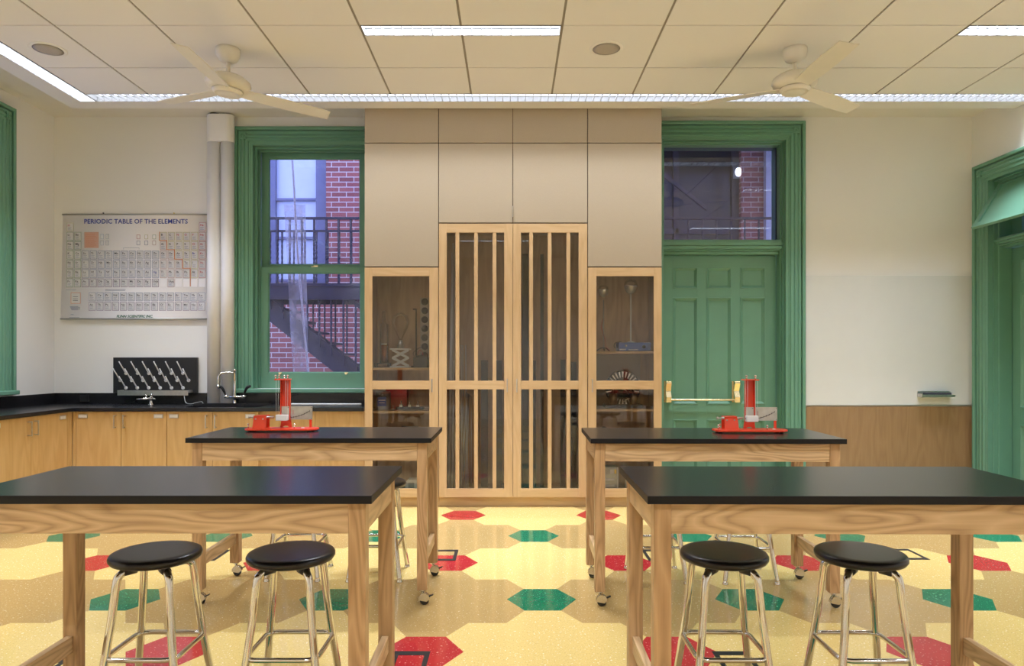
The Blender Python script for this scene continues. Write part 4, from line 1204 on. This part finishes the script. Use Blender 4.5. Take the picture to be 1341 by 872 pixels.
# coil in glass tube
t = item('induction_coil', 'copper coil inside a clear glass tube on a black stand, left display cabinet', 'science apparatus', ax(503, iy), iy, zs)
MB('black').box(-0.07, 0.05, -0.06, 0.06, 0.030, 0.036).box(-0.07, 0.05, -0.06, 0.06, 0.0, 0.006).build('base', t)
MB('black').rod((-0.065, -0.05, 0.006), (-0.065, -0.05, 0.03), 0.006).rod((0.042, -0.05, 0.006), (0.042, -0.05, 0.03), 0.006).rod((-0.065, 0.05, 0.006), (-0.065, 0.05, 0.03), 0.006).rod((0.042, 0.05, 0.006), (0.042, 0.05, 0.03), 0.006).build('post', t)
MB('copper').lathe([(0.026, 0), (0.024, 0.15)], (0, 0, 0.037), seg=24).lathe([(0.025, 0), (0.025, 0.012)], (0, 0, 0.187), seg=24, m='white').build('coil', t)
MB('lampglass').lathe([(0.038, 0.037), (0.038, 0.36), (0.014, 0.37), (0.014, 0.47), (0.012, 0.47), (0.012, 0.37), (0.036, 0.358), (0.036, 0.037)], seg=24).build('glass_tube', t)
# scissor jack with funnel
t = item('scissor_jack', 'white scissor jack holding a small silver cone, left display cabinet', 'science apparatus', ax(524.5, iy), iy, zs)
MB('white').box(-0.08, 0.08, -0.06, 0.06, 0, 0.012).build('base_plate', t, bevel=0.002)
MB('white').box(-0.08, 0.08, -0.06, 0.06, 0.146, 0.158).build('top_plate', t, bevel=0.002)
for k, (z0, z1) in enumerate(((0.014, 0.078), (0.080, 0.144))):
    for y in (-0.05, 0.045):
        for a, b in ((-0.062, 0.062), (0.062, -0.062)):
            dx = b - a; L_ = math.hypot(dx, z1 - z0); nx, nz = -(z1 - z0) / L_ * 0.007, dx / L_ * 0.007
            yy = y + (0.004 if dx > 0 else 0)
            MB('white').prism([(a + nx, z0 + nz), (a - nx, z0 - nz), (b - nx, z1 - nz), (b + nx, z1 + nz)], yy, yy + 0.003, axis=1).build('scissor_arm', t)
MB('steel').lathe([(0.030, 0.1585), (0.015, 0.225), (0.013, 0.228)], seg=20).build('cone', t)
# glass funnel-like bulb above the cone
t2 = item('glass_bulb', 'faint clear glass bulb standing on the silver cone, left display cabinet', 'glassware', ax(524.5, iy), iy, zs + 0.229)
MB('lampglass').lathe([(0.012, 0), (0.020, 0.02), (0.06, 0.10), (0.075, 0.15), (0.06, 0.20), (0.02, 0.225), (0, 0.23)], seg=28).build('bulb', t2)
# board with round holes
bxx = ax(556, 5.86)
t = item('speaker_array', 'tall pale board with a column of dark round cones, left display cabinet', 'science apparatus', bxx, 5.87, zs)
MB('beige').box(-0.035, 0.040, -0.02, 0.02, 0, 0.585).build('board', t, bevel=0.002)
for k in range(7): MB('black').lathe([(0.0, -0.004), (0.026, -0.004), (0.029, 0)], (0.002, -0.0205, 0.10 + 0.075 * k), seg=20, axis=1).build('cone', t)
t = item('power_module', 'black electrical module with loose wires in front of the pale board', 'science apparatus', ax(550, 5.74), 5.74, zs)
MB('black').box(-0.05, 0.065, -0.04, 0.05, 0, 0.085).box(-0.03, 0.05, -0.03, 0.04, 0.085, 0.10).build('case', t, bevel=0.003)
MB('redp').tube(spline([(-0.02, -0.03, 0.10), (0, -0.04, 0.14), (0.02, -0.03, 0.13), (0.03, -0.03, 0.10)]), 0.002, 6).tube(spline([(-0.04, -0.03, 0.09), (-0.05, -0.04, 0.12), (0.0, -0.04, 0.16), (0.04, -0.03, 0.15), (0.05, -0.02, 0.10)]), 0.002, 6, 'black').build('wire', t)
t = item('support_stand', 'thin black rod stand behind the scissor jack, left display cabinet', 'stand', ax(545, 5.95), 5.95, zs)
MB('black').box(-0.04, 0.04, -0.05, 0.05, 0, 0.012).rod((0, 0, 0.012), (0, 0, 0.50), 0.005).box(-0.028, 0.004, -0.003, 0.003, 0.49, 0.50).build('stand_rod', t)
# middle compartment
z2 = ZS_L2 + 0.0005
t = item('counter_tube', 'grey cased instrument with blue label, lower shelf of left display cabinet', 'science apparatus', ax(502, iy), iy, z2)
MB('dullsteel').lathe([(0.06, 0), (0.063, 0.01), (0.063, 0.135), (0.055, 0.15), (0.0, 0.152)], seg=24).build('case', t)
MB('blue').box(-0.036, 0.036, -0.066, -0.062, 0.03, 0.105).build('label', t)
MB('white').box(-0.028, 0.028, -0.0675, -0.066, 0.075, 0.082).box(-0.022, 0.022, -0.0675, -0.066, 0.055, 0.060).build('label_print', t)
MB('steel').lathe([(0.02, 0), (0.02, -0.006), (0.0, -0.007)], (0, -0.06, 0.125), seg=16, axis=1).build('dial', t)
t = item('optics_bench', 'low metal bench with small clamps on the lower shelf, left display cabinet', 'science apparatus', ax(538, iy), iy, z2)
MB('black').box(-0.12, 0.11, -0.03, 0.03, 0, 0.02).build('rail', t)
for x in (-0.08, -0.01, 0.06): MB('steel').box(x - 0.012, x + 0.012, -0.02, 0.02, 0.02, 0.04).rod((x, 0, 0.04), (x, 0, 0.07), 0.005).build('clamp', t)
t = item('red_carton', 'dark red carton behind the middle rail, upper shelf of left display cabinet', 'box', ax(520, 5.92), 5.92, z2)
MB('redp').box(-0.09, 0.09, -0.05, 0.05, 0, 0.21).build('carton', t, bevel=0.002)
# bottom
t = item('glass_jar_rack', 'rack with two silver topped posts below the lower shelf, left display cabinet', 'science apparatus', ax(537, iy), iy, 0.5205)
MB('black').box(-0.09, 0.09, -0.04, 0.04, 0, 0.02).rod((-0.055, 0, 0.02), (-0.055, 0, 0.09), 0.005).rod((0.055, 0, 0.02), (0.055, 0, 0.09), 0.005).box(-0.07, 0.07, -0.01, 0.01, 0.10, 0.11).build('rack', t)
for x in (-0.055, 0.055): MB('chrome').ball((x, 0, 0.097), 0.009, 10, 8).build('knob', t)
t = item('power_adapter', 'white box with rounded top on the floor of left display cabinet', 'box', ax(540, 5.72), 5.72, ZDB + 0.0305)
MB('white').prism([(-0.055, 0), (0.055, 0), (0.052, 0.075), (0.035, 0.095), (-0.03, 0.095), (-0.048, 0.075)], -0.05, 0.05, axis=1).build('case', t, bevel=0.004)
MB('dullsteel').box(-0.025, 0.022, -0.056, -0.0505, 0.02, 0.07).build('label_plate', t)

# right display cabinet
zr = ZS_R1 + 0.0005
def globe(x, y, zb, h, r, label, grp):
    t = thing('silvered_globe', label, 'science apparatus', (x, y, zb), 0, grp)
    return t
t = thing('electroscope_globe', 'silvered glass globe on a thin rod with black tripod base and red wire', 'science apparatus', (ax(790.3, iy), iy, zr), 0, 'silvered globes')
MB('steel').rod((0, 0, 0.02), (0, 0, az(393, iy) - zr), 0.0045).build('rod', t)
MB('silver').lathe([(0.0, -0.045), (0.018, -0.042), (0.032, -0.03), (0.041, -0.01), (0.043, 0.012), (0.043, 0.02)], (0, 0, az(382, iy) - zr), seg=28).build('bowl', t)
MB('lampglass').lathe([(0.043, 0.021), (0.04, 0.035), (0.03, 0.047), (0.0, 0.055)], (0, 0, az(382, iy) - zr), seg=28).build('dome', t)
mb = MB('black')
for k in range(3):
    a = 2 * math.pi * k / 3 + 0.5; mb.tube(spline([(0, 0, 0.03), (0.03 * math.cos(a), 0.03 * math.sin(a), 0.026), (0.06 * math.cos(a), 0.06 * math.sin(a), 0.006)]), 0.004, 8)
mb.build('tripod_base', t)
MB('redp').tube(spline([(-0.004, -0.01, 0.27), (-0.02, -0.01, 0.20), (0.012, -0.012, 0.10), (0.02, -0.012, 0.04), (0.05, -0.03, 0.006)]), 0.0018, 6).build('wire', t)
t = thing('vibration_driver', 'blue instrument box with a black knob on the shelf under the larger globe', 'science apparatus', (ax(829.5, 5.74), 5.74, zr), 0)
bw = (ax(850, 5.74) - ax(808, 5.74)) / 2
MB('blue').box(-bw, bw, -0.07, 0.08, 0.004, 0.072).build('case', t, bevel=0.004)
MB('black').lathe([(0.014, 0), (0.013, -0.014), (0.0, -0.015)], (bw * 0.55, -0.0705, 0.038), seg=18, axis=1).lathe([(0.008, 0), (0.008, -0.008), (0.0, -0.0085)], (-bw * 0.55, -0.0705, 0.045), seg=14, axis=1, m='steel').build('knob', t)
MB('white').box(-bw * 0.95, -bw * 0.55, -0.0712, -0.0702, 0.010, 0.020).box(-bw * 0.4, bw * 0.2, -0.0712, -0.0702, 0.010, 0.016).build('printed_strip', t)
MB('black').tube(spline([(-bw, -0.02, 0.03), (-bw - 0.03, -0.03, 0.035), (-bw - 0.02, -0.02, 0.07), (-bw + 0.03, -0.02, 0.078), (-bw + 0.02, 0.02, 0.076)]), 0.003, 6).build('cable', t)
t = thing('stemmed_globe', 'larger silvered glass globe on a white stem standing on the blue box', 'science apparatus', (ax(826, 5.75), 5.75, zr + 0.0725), 0, 'silvered globes')
hg = az(385, 5.75) - zr - 0.0725
MB('white').lathe([(0.032, 0), (0.030, 0.006), (0.012, 0.012), (0.0065, 0.016), (0.0065, hg)], seg=18).build('stem', t)
MB('silver').lathe([(0.008, 0), (0.030, 0.008), (0.046, 0.03), (0.055, 0.058), (0.056, 0.07)], (0, 0, hg), seg=32).build('bowl', t)
MB('lampglass').lathe([(0.056, 0.071), (0.052, 0.095), (0.035, 0.115), (0, 0.122)], (0, 0, hg), seg=32).build('dome', t)
# influence machine
zr2 = ZS_R2 + 0.0005
t = thing('electrostatic_machine', 'electrostatic generator with a disc of radial silver sectors on a black base', 'science apparatus', (ax(815.5, iy), iy, zr2), 0)
MB('black').box(-0.155, 0.155, -0.07, 0.07, 0, 0.028).build('base', t, bevel=0.004)
zc = az(508.5, iy) - zr2
R_ = 0.148
MB('black').lathe([(R_, -0.003), (R_, 0.003)], (0, 0, zc), seg=48, axis=1).build('disc', t)
mb = MB('silver')
for k in range(28):
    a = 2 * math.pi * k / 28
    r0, r1 = R_ * 0.62, R_ * 0.94; w0, w1 = 0.0035, 0.0065
    ca, sa = math.cos(a), math.sin(a)
    vs = [(ca * r0 - sa * w0, -0.0045, zc + sa * r0 + ca * w0), (ca * r0 + sa * w0, -0.0045, zc + sa * r0 - ca * w0), (ca * r1 + sa * w1, -0.0045, zc + sa * r1 - ca * w1), (ca * r1 - sa * w1, -0.0045, zc + sa * r1 + ca * w1)]
    vs2 = [(x, -0.0032, z) for x, y, z in vs]
    mb.add(vs + vs2, [(0, 1, 2, 3), (4, 7, 6, 5), (0, 4, 5, 1), (1, 5, 6, 2), (2, 6, 7, 3), (3, 7, 4, 0)])
mb.build('sectors', t)
MB('dullsteel').rod((-0.12, -0.012, zc + 0.09), (0.12, -0.012, zc - 0.09), 0.003).ball((0, -0.012, zc), 0.012, 12, 8).build('collector_rod', t)
MB('black').box(-0.035, -0.01, 0.01, 0.03, 0.028, zc + 0.02).box(0.01, 0.035, 0.01, 0.03, 0.028, zc + 0.02).build('upright', t)
for x in (-0.085, 0.085): MB('bronze').lathe([(0.033, 0.028), (0.033, 0.115), (0.03, 0.118), (0.004, 0.12), (0.004, 0.15)], (x, -0.035, 0), seg=22).build('leyden_jar', t)
MB('steel').tube([(0.0, -0.06, 0.05), (0.03, -0.065, 0.075), (0.05, -0.066, 0.08)], 0.004, 8).build('crank', t)
t = thing('display_board', 'plain beige board standing behind the disc machine', 'board', (ax(808, 6.0), 6.0, zr2))
MB('beige').box(-0.19, 0.20, -0.004, 0.004, 0, az(464, 6.0) - zr2).build('board', t)
# below
t = thing('lens_holder', 'black disc on a short stand below the disc machine', 'science apparatus', (ax(791, 5.75), 5.75, 0.5205))
MB('black').box(-0.03, 0.03, -0.03, 0.03, 0, 0.01).rod((0, 0, 0.01), (0, 0, 0.05), 0.004).lathe([(0.031, -0.006), (0.031, 0.006)], (0, 0, 0.082), seg=24, axis=1).build('holder', t)
t = thing('hose_bundle', 'black hose coil with red and yellow pieces below the disc machine', 'tubing', (ax(832, 5.8), 5.8, 0.5205))
MB('black').tube(spline([(-0.07, 0, 0.01), (-0.05, 0, 0.05), (0, 0, 0.075), (0.06, 0, 0.06), (0.09, 0, 0.01)]), 0.005, 8).build('hose', t)
MB('redp').box(-0.19, -0.15, -0.03, 0.0, 0, 0.05).box(-0.10, -0.06, -0.03, 0.0, 0, 0.052).box(-0.17, -0.15, -0.04, -0.031, 0.02, 0.055, 'yellow').box(-0.10, -0.08, -0.04, -0.031, 0.02, 0.055, 'yellow').build('connector', t)
MB('white').rod((-0.0, -0.02, 0.0), (-0.0, -0.02, 0.085), 0.004).rod((0, -0.02, 0.085), (0.02, -0.02, 0.09), 0.004).build('nozzle', t)
t = thing('parts_organizer', 'pale plastic case with labelled sleeves on the floor of the right display cabinet', 'box', (ax(797, 5.72), 5.72, ZDB + 0.0305))
bx0, bx1 = ax(781.5, 5.72) - t.location.x, ax(808, 5.72) - t.location.x
hh2 = az(610, 5.72) - ZDB - 0.03
MB('dullsteel').box(bx0, bx1, -0.06, 0.06, 0, hh2).build('case', t, bevel=0.003)
MB('white').box(bx1 - 0.008, bx1 + 0.001, -0.064, -0.0605, 0, hh2).box(bx1 - 0.065, bx1 - 0.035, -0.0635, -0.0605, hh2 - 0.055, hh2 - 0.02).box(bx1 - 0.03, bx1 - 0.015, -0.0635, -0.0605, hh2 - 0.055, hh2 - 0.02, 'yellow').build('label', t)
for z in (0.04, 0.09): MB('white').box(bx0 + 0.01, bx1 - 0.03, -0.066, -0.0605, z, z + 0.018).build('drawer_edge', t)
t = thing('white_canister', 'white plastic canister beside the pale case in the right display cabinet', 'container', (ax(826, 5.78), 5.78, ZDB + 0.0305))
MB('white').lathe([(0.045, 0), (0.047, 0.10), (0.040, 0.12), (0.030, 0.125), (0.030, 0.14), (0, 0.141)], seg=24).build('body', t)

# rods and tracks in the middle cupboard
zf = ZDB + 0.0305
def rod_item(name, label, cat, x0, y0, x1, y1, z1, r, m, grp, sq=False):
    p = Vector((x0, y0, zf + 0.001))
    o = MB(m)
    if sq:
        o.box(-r, r, -r * 0.6, r * 0.6, 0, z1 - zf)
    else:
        o.rod((0, 0, 0), (x1 - x0, y1 - y0, z1 - zf), r, seg=10)
    q = o.build(name); q.location = p
    tag(q, label, cat, grp)
G1 = 'metal rods leaning in the left bay'
yy1 = 5.70
rods = [(588, 593.5, 318, .006, 'alu'), (590.5, 595, 322, .005, 'aludark'), (586.5, 592, 330, .005, 'alu'),
        (592, 594, 472, .008, 'white'), (595, 591, 470, .006, 'alu'), (604.5, 603.8, 452, .004, 'alu'), (606.5, 606, 452, .0035, 'aludark'), (611, 610, 452, .004, 'alu'),
        (603, 612, 515, .005, 'alu'), (606, 614, 516, .005, 'aludark'), (609, 615, 517, .005, 'alu'), (613, 611, 518, .005, 'alu'), (616, 613, 517, .004, 'aludark'), (617.5, 617, 519, .005, 'alu'), (601, 607, 510, .004, 'alu')]
ordl = {}
ORD = ['leftmost', 'second from the left', 'third from the left', 'fourth from the left', 'fifth from the left', 'sixth from the left', 'rightmost']
fam = lambda r_: 'tall' if r_[2] < 400 else ('short' if r_[2] > 500 else ('thin' if r_[0] > 600 else 'solo'))
for f_ in ('tall', 'short', 'thin'):
    mem = sorted([r_ for r_ in rods if fam(r_) == f_], key=lambda r_: r_[0])
    for i_, r_ in enumerate(mem):
        ordl[r_] = ORD[i_] if i_ < len(mem) - 1 else 'rightmost'
for k, R_ in enumerate(rods):
    pb0, pt0, ty_, r_, m_ = R_
    yb = 5.66 + 0.017 * k
    f_ = fam(R_)
    if f_ == 'tall': l = ordl[R_] + ' of the tall silver rods leaning in the slatted cupboard'
    elif f_ == 'short': l = ordl[R_] + ' of the short silver rods bunched behind the first slats'
    elif m_ == 'white': l = 'white tube beside the tall leaning rods in the slatted cupboard'
    elif f_ == 'thin': l = ordl[R_] + ' of the thin upright rods between the first and second slats'
    else: l = 'silver rod just beside the white tube, left bay of slatted cupboard'
    rod_item('metal_rod' if m_ != 'white' else 'white_tube', l, 'rod', ax(pb0, yb), yb, ax(pt0, yb + 0.02), yb + 0.02, az(ty_, yb), r_, m_, {'tall': 'tall leaning rods', 'short': 'short bunched rods', 'thin': 'thin upright rods'}.get(f_))
for pc, pt, hwid, m_, l in ((634.5, 472, 0.029, 'black', 'short black metal track between the second and third slats'), (653, 472, 0.028, 'black', 'short black metal track behind the third slat, left door'),
                            (688, 333, 0.026, 'black', 'tall black track at the left of the right-hand slatted door'), (709.8, 333, 0.014, 'black', 'tall narrow black track between first and second slats of the right-hand door'),
                            (700, 472, 0.012, 'black', 'short thin black track beside the first slat of the right-hand door'), (737, 471, 0.020, 'black', 'short black track left of the last slat of the right-hand door'), (751.5, 474, 0.022, 'black', 'short black track right of the last slat of the right-hand door')):
    yb = 5.86
    rod_item('metal_track', l, 'track', ax(pc, yb), yb, ax(pc, yb), yb, az(pt, yb), hwid, m_, 'black tracks', True)

# ------------------------------------------------------------------ outside: brick building, fire escape, cord
OY = 10.0
gz_ = -1.6
t = thing('brick_building', 'red brick building across the yard seen through the window', 'building', (0, OY, gz_))
def ob(px_): return ax(px_, OY)
wx0, wx1 = ob(330), ob(427)
wz0 = az(372, OY) - gz_
top = 7.5
mb = MB('brick')
mb.box(-9, wx0, 0, 0.5, 0, top).box(wx1, 1.2, 0, 0.5, 0, top).box(wx0, wx1, 0, 0.5, 0, wz0)
dx0, dx1, dz0, dz1 = 1.50, 3.30, 1.9 - gz_, 4.4 - gz_
mb.box(1.2, dx0, 0, 0.5, 0, top).box(dx1, 9, 0, 0.5, 0, top).box(dx0, dx1, 0, 0.5, 0, dz0).box(dx0, dx1, 0, 0.5, dz1, top)
mb.box(wx0, wx1, 0, 0.5, az(140, OY) - gz_, top)
mb.build('wall', t)
mb = MB('bluepaint')
x1_ = ob(424.5)
mb.box(ob(411), x1_, 0.10, 0.18, wz0, az(140, OY) - gz_).box(wx0, ob(357.5), 0.10, 0.18, wz0, az(140, OY) - gz_)
for v in (258.5, 309.5, 366): mb.box(ob(357.5), ob(411), 0.12, 0.16, az(v + 1.6, OY) - gz_, az(v - 1.6, OY) - gz_)
wfr = mb.build('window', t)
MB('pane').box(ob(357.5), ob(411), 0.17, 0.18, wz0, az(140, OY) - gz_).build('pane', wfr)
mb = MB('iron')
mb.box(dx0, dx0 + 0.10, 0.10, 0.2, dz0, dz1).box(dx1 - 0.10, dx1, 0.10, 0.2, dz0, dz1).box(dx0 + 0.1, dx1 - 0.1, 0.1, 0.2, dz0, dz0 + 0.1)
mb.box(2.35, 2.43, 0.1, 0.2, dz0 + 0.1, dz1).box(dx0 + 0.1, dx1 - 0.1, 0.1, 0.2, 3.0 - gz_, 3.08 - gz_)
wfr = mb.build('window', t)
MB('darkpane').box(dx0 + 0.1, dx1 - 0.1, 0.15, 0.16, dz0 + 0.1, dz1).build('pane', wfr)
MB('stone').box(dx1 + 0.32, dx1 + 0.62, -0.10, -0.001, 0, top).build('downpipe_panel', t)
o = MB('asphalt').box(-12, 12, YB + WT + 0.01, OY, gz_ - 0.1, gz_ - 0.001).build('yard_ground'); tag(o, 'grey paved yard between the school and the brick building', 'ground'); 

def twisted(mb, x, y, z0, z1, wd=0.009, tw=(0.15, 0.85), turns=1.6):
    n = 26; vs = []
    for i in range(n + 1):
        f_ = i / n; z = z0 + (z1 - z0) * f_
        a = math.pi * 2 * turns * max(0, min(1, (f_ - tw[0]) / (tw[1] - tw[0])))
        for k in range(4):
            b = a + math.pi / 4 + math.pi / 2 * k; vs.append((x + wd * 1.414 * math.cos(b), y + wd * 1.414 * math.sin(b), z))
    fs = [(i * 4 + k, i * 4 + (k + 1) % 4, i * 4 + 4 + (k + 1) % 4, i * 4 + 4 + k) for i in range(n) for k in range(4)]
    fs += [(0, 3, 2, 1), (n * 4, n * 4 + 1, n * 4 + 2, n * 4 + 3)]
    mb.add(vs, fs)

FYY = 8.2
t = thing('fire_escape', 'dark iron fire escape with twisted balusters and a stair outside the window', 'fire escape', (0, 0, 0))
def fx2(p, Y=FYY): return ax(p, Y)
# upper platform
zpl = az(377, FYY)
mb = MB('iron'); mb.box(-4.6, -1.2, FYY, FYY + 0.04, az(391, FYY), az(372, FYY)); mb.box(-4.6, -1.2, FYY - 0.012, FYY + 0.05, az(375, FYY), az(371, FYY)); mb.box(-4.6, -1.2, FYY - 0.012, FYY + 0.06, az(392, FYY), az(389.5, FYY))
mb.box(-4.6, -1.2, FYY + 0.95, FYY + 0.99, zpl - 0.12, zpl)
mb.build('platform_beam', t)
mb = MB('iron')
for k in range(19): mb.box(-4.6, -1.2, FYY + 0.06 + 0.048 * k, FYY + 0.078 + 0.048 * k, zpl - 0.03, zpl)
for k in range(6): mb.box(-4.5 + 0.6 * k, -4.46 + 0.6 * k, FYY + 0.05, FYY + 0.94, zpl - 0.07, zpl - 0.031)
mb.build('platform_grating', t)
mb = MB('iron')
mb.box(-4.6, -1.2, FYY, FYY + 0.03, az(287, FYY), az(284, FYY)).box(-4.6, -1.2, FYY, FYY + 0.025, az(303.5, FYY), az(301, FYY))
mb.build('handrail', t)
mb = MB('iron')
yb = FYY + 0.95
mb.box(-4.6, -1.2, yb, yb + 0.03, az(303.5, yb), az(301, yb))
mb.build('handrail', t)
for k, p in enumerate([p for p in (331, 347, 363, 379, 395, 411, 427, 443, 459, 475, 491)]):
    mb = MB('iron'); twisted(mb, fx2(p), FYY + 0.014, zpl, az(285.5, FYY), 0.0105, (0.1, 0.7), 2.2); mb.build('baluster', t)
for k, p in enumerate([p for p in (338, 353.5, 369, 384.5, 399, 414, 429, 444, 460, 476)]):
    mb = MB('iron'); twisted(mb, fx2(p, yb), yb + 0.014, zpl, az(302, yb), 0.0095, (0.1, 0.85), 2.2); mb.build('baluster', t)
# stair stringers
def slope_poly(pts, Y): return [(ax(a, Y), az(b, Y)) for a, b in pts]
S1 = FYY + 0.10; S2 = FYY + 0.85
MB('iron').prism(slope_poly([(330, 377), (330, 402), (352, 420), (480, 521), (520, 552), (520, 515), (472, 479)], S1), S1, S1 + 0.012, axis=1).build('stringer', t)
MB('iron').prism(slope_poly([(330, 372), (330, 380), (472, 489), (520, 527), (520, 519)], S1), S1 - 0.03, S1 - 0.0005, axis=1).build('stringer_flange', t)
MB('iron').prism(slope_poly([(352, 392), (352, 412), (520, 540), (520, 516), (364, 395)], S2), S2, S2 + 0.012, axis=1).build('stringer', t)
for k in range(8):
    u, v = 358 + 19 * k, 400 + 14.8 * k
    MB('iron').box(ax(u - 12, S1), ax(u + 14, S1), S1 + 0.013, S2 - 0.001, az(v + 6, S1), az(v + 3, S1)).build('tread', t)
for k, p in enumerate((356, 372, 388, 404, 419.5, 435, 451, 467)):
    zb = az(377 + (p - 330) * 0.775 + 8, S1)
    mb = MB('iron'); twisted(mb, ax(p, S1), S1 - 0.045, zb, az(384, S1), 0.0105, (0.2, 0.9), 2.0); mb.build('baluster', t)
for k, p in enumerate((381, 396, 411, 426, 440, 455)):
    zb = az(395 + (p - 364) * 0.775 + 6, S2)
    mb = MB('iron'); twisted(mb, ax(p, S2), S2 - 0.03, zb, az(392, S2), 0.009, (0.2, 0.9), 2.0); mb.build('baluster', t)
MB('iron').prism(slope_poly([(445, 383), (452, 383), (520, 436), (520, 444)], S1), S1 - 0.06, S1 - 0.04, axis=1).build('stair_rail', t)

mb = MB('iron')
for xb in (-4.3, -1.9): mb.box(xb, xb + 0.05, FYY + 0.05, OY, zpl - 0.13, zpl - 0.075)
mb.build('wall_bracket', t)
# second escape landing seen through the transom
t = thing('fire_escape', 'dark iron landing with railing outside, seen through the glass over the back door', 'fire escape', (0, 0, 0))
YT = 8.4
mb = MB('iron'); mb.box(1.1, 3.6, YT, YT + 0.03, az(287, YT), az(284, YT)).box(1.1, 3.6, YT, YT + 0.03, az(318, YT), az(314, YT)).build('handrail', t)
for k in range(10):
    mb = MB('iron'); twisted(mb, 1.80 + 0.17 * k, YT + 0.015, az(316, YT), az(285.5, YT), 0.009, (0.1, 0.9), 1.5); mb.build('baluster', t)
MB('iron').prism([(ax(860, YT), az(218, YT)), (ax(860, YT), az(224, YT)), (ax(925, YT), az(275, YT)), (ax(925, YT), az(269, YT))], YT, YT + 0.03, axis=1).build('stair_rail', t)
MB('iron').box(0.9, 4.2, YT, OY - 0.001, 4.35, 4.40).build('shade_platform', t)  # overhead platform added above the view to darken the exterior behind the transom
MB('iron').box(3.50, 3.54, YT, OY - 0.001, 2.60, 2.64).box(3.50, 3.54, YT, YT + 0.04, 2.641, 4.349).build('wall_bracket', t)
t = thing('reflection_glow', 'glowing shape added for a bright reflection in the dark glass across the yard', 'outdoor lamp', (ax(971, 9.9), OY + 0.09, az(222, 9.9)))  # added glow imitating a bright reflection in the glass, no lamp hangs there
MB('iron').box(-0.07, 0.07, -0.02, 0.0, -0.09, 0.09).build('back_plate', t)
M['bulb'] = emit('cold_reflection_glow', (0.72, 0.82, 1.0), 6.0)
MB('bulb').ball((0, -0.06, 0), 0.06, 16, 10, None, (0.8, 0.6, 1.1)).build('bulb', t)  # glowing ellipsoid shaped as the bright reflection

# cord outside the window, and a hazy sheet added to imitate reflections in its glass
o = MB('cord').tube(spline([(ax(380.5, 6.9), 6.9, az(180, 6.9)), (ax(384.5, 6.9), 6.9, az(235, 6.9)), (ax(389, 6.9), 6.9, az(320, 6.9)), (ax(395, 6.9), 6.9, az(392, 6.9)), (ax(404.5, 6.9), 6.9, az(495, 6.9)), (ax(412, 6.9), 6.9, az(560, 6.9))]), 0.0105, 8).build('hanging_cord')
tag(o, 'pale thick cord hanging slantwise outside the window', 'cord')

ms = bpy.data.materials.new('reflection_haze'); ms.use_nodes = True  # patchy see-through white imitating reflections in the window glass
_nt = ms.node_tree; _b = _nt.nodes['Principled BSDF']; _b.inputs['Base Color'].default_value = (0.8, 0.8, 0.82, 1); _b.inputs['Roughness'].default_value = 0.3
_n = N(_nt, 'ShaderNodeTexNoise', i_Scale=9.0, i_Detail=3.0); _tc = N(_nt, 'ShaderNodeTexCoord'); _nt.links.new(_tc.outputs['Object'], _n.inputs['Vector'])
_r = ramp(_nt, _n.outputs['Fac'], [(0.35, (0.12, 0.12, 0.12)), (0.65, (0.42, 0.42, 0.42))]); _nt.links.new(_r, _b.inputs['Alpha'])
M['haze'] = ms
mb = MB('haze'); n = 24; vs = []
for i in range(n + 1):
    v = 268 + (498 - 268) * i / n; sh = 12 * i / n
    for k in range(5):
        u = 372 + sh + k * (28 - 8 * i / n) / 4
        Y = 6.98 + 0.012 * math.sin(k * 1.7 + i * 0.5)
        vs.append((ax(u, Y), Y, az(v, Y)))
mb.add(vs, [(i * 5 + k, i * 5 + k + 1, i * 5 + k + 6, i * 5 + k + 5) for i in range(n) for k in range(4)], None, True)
o = mb.build('reflection_sheet'); so = o.modifiers.new('thick', 'SOLIDIFY'); so.thickness = 0.002
tag(o, 'hazy translucent sheet behind the cord, added for pale reflections in the window glass', 'plastic sheet')
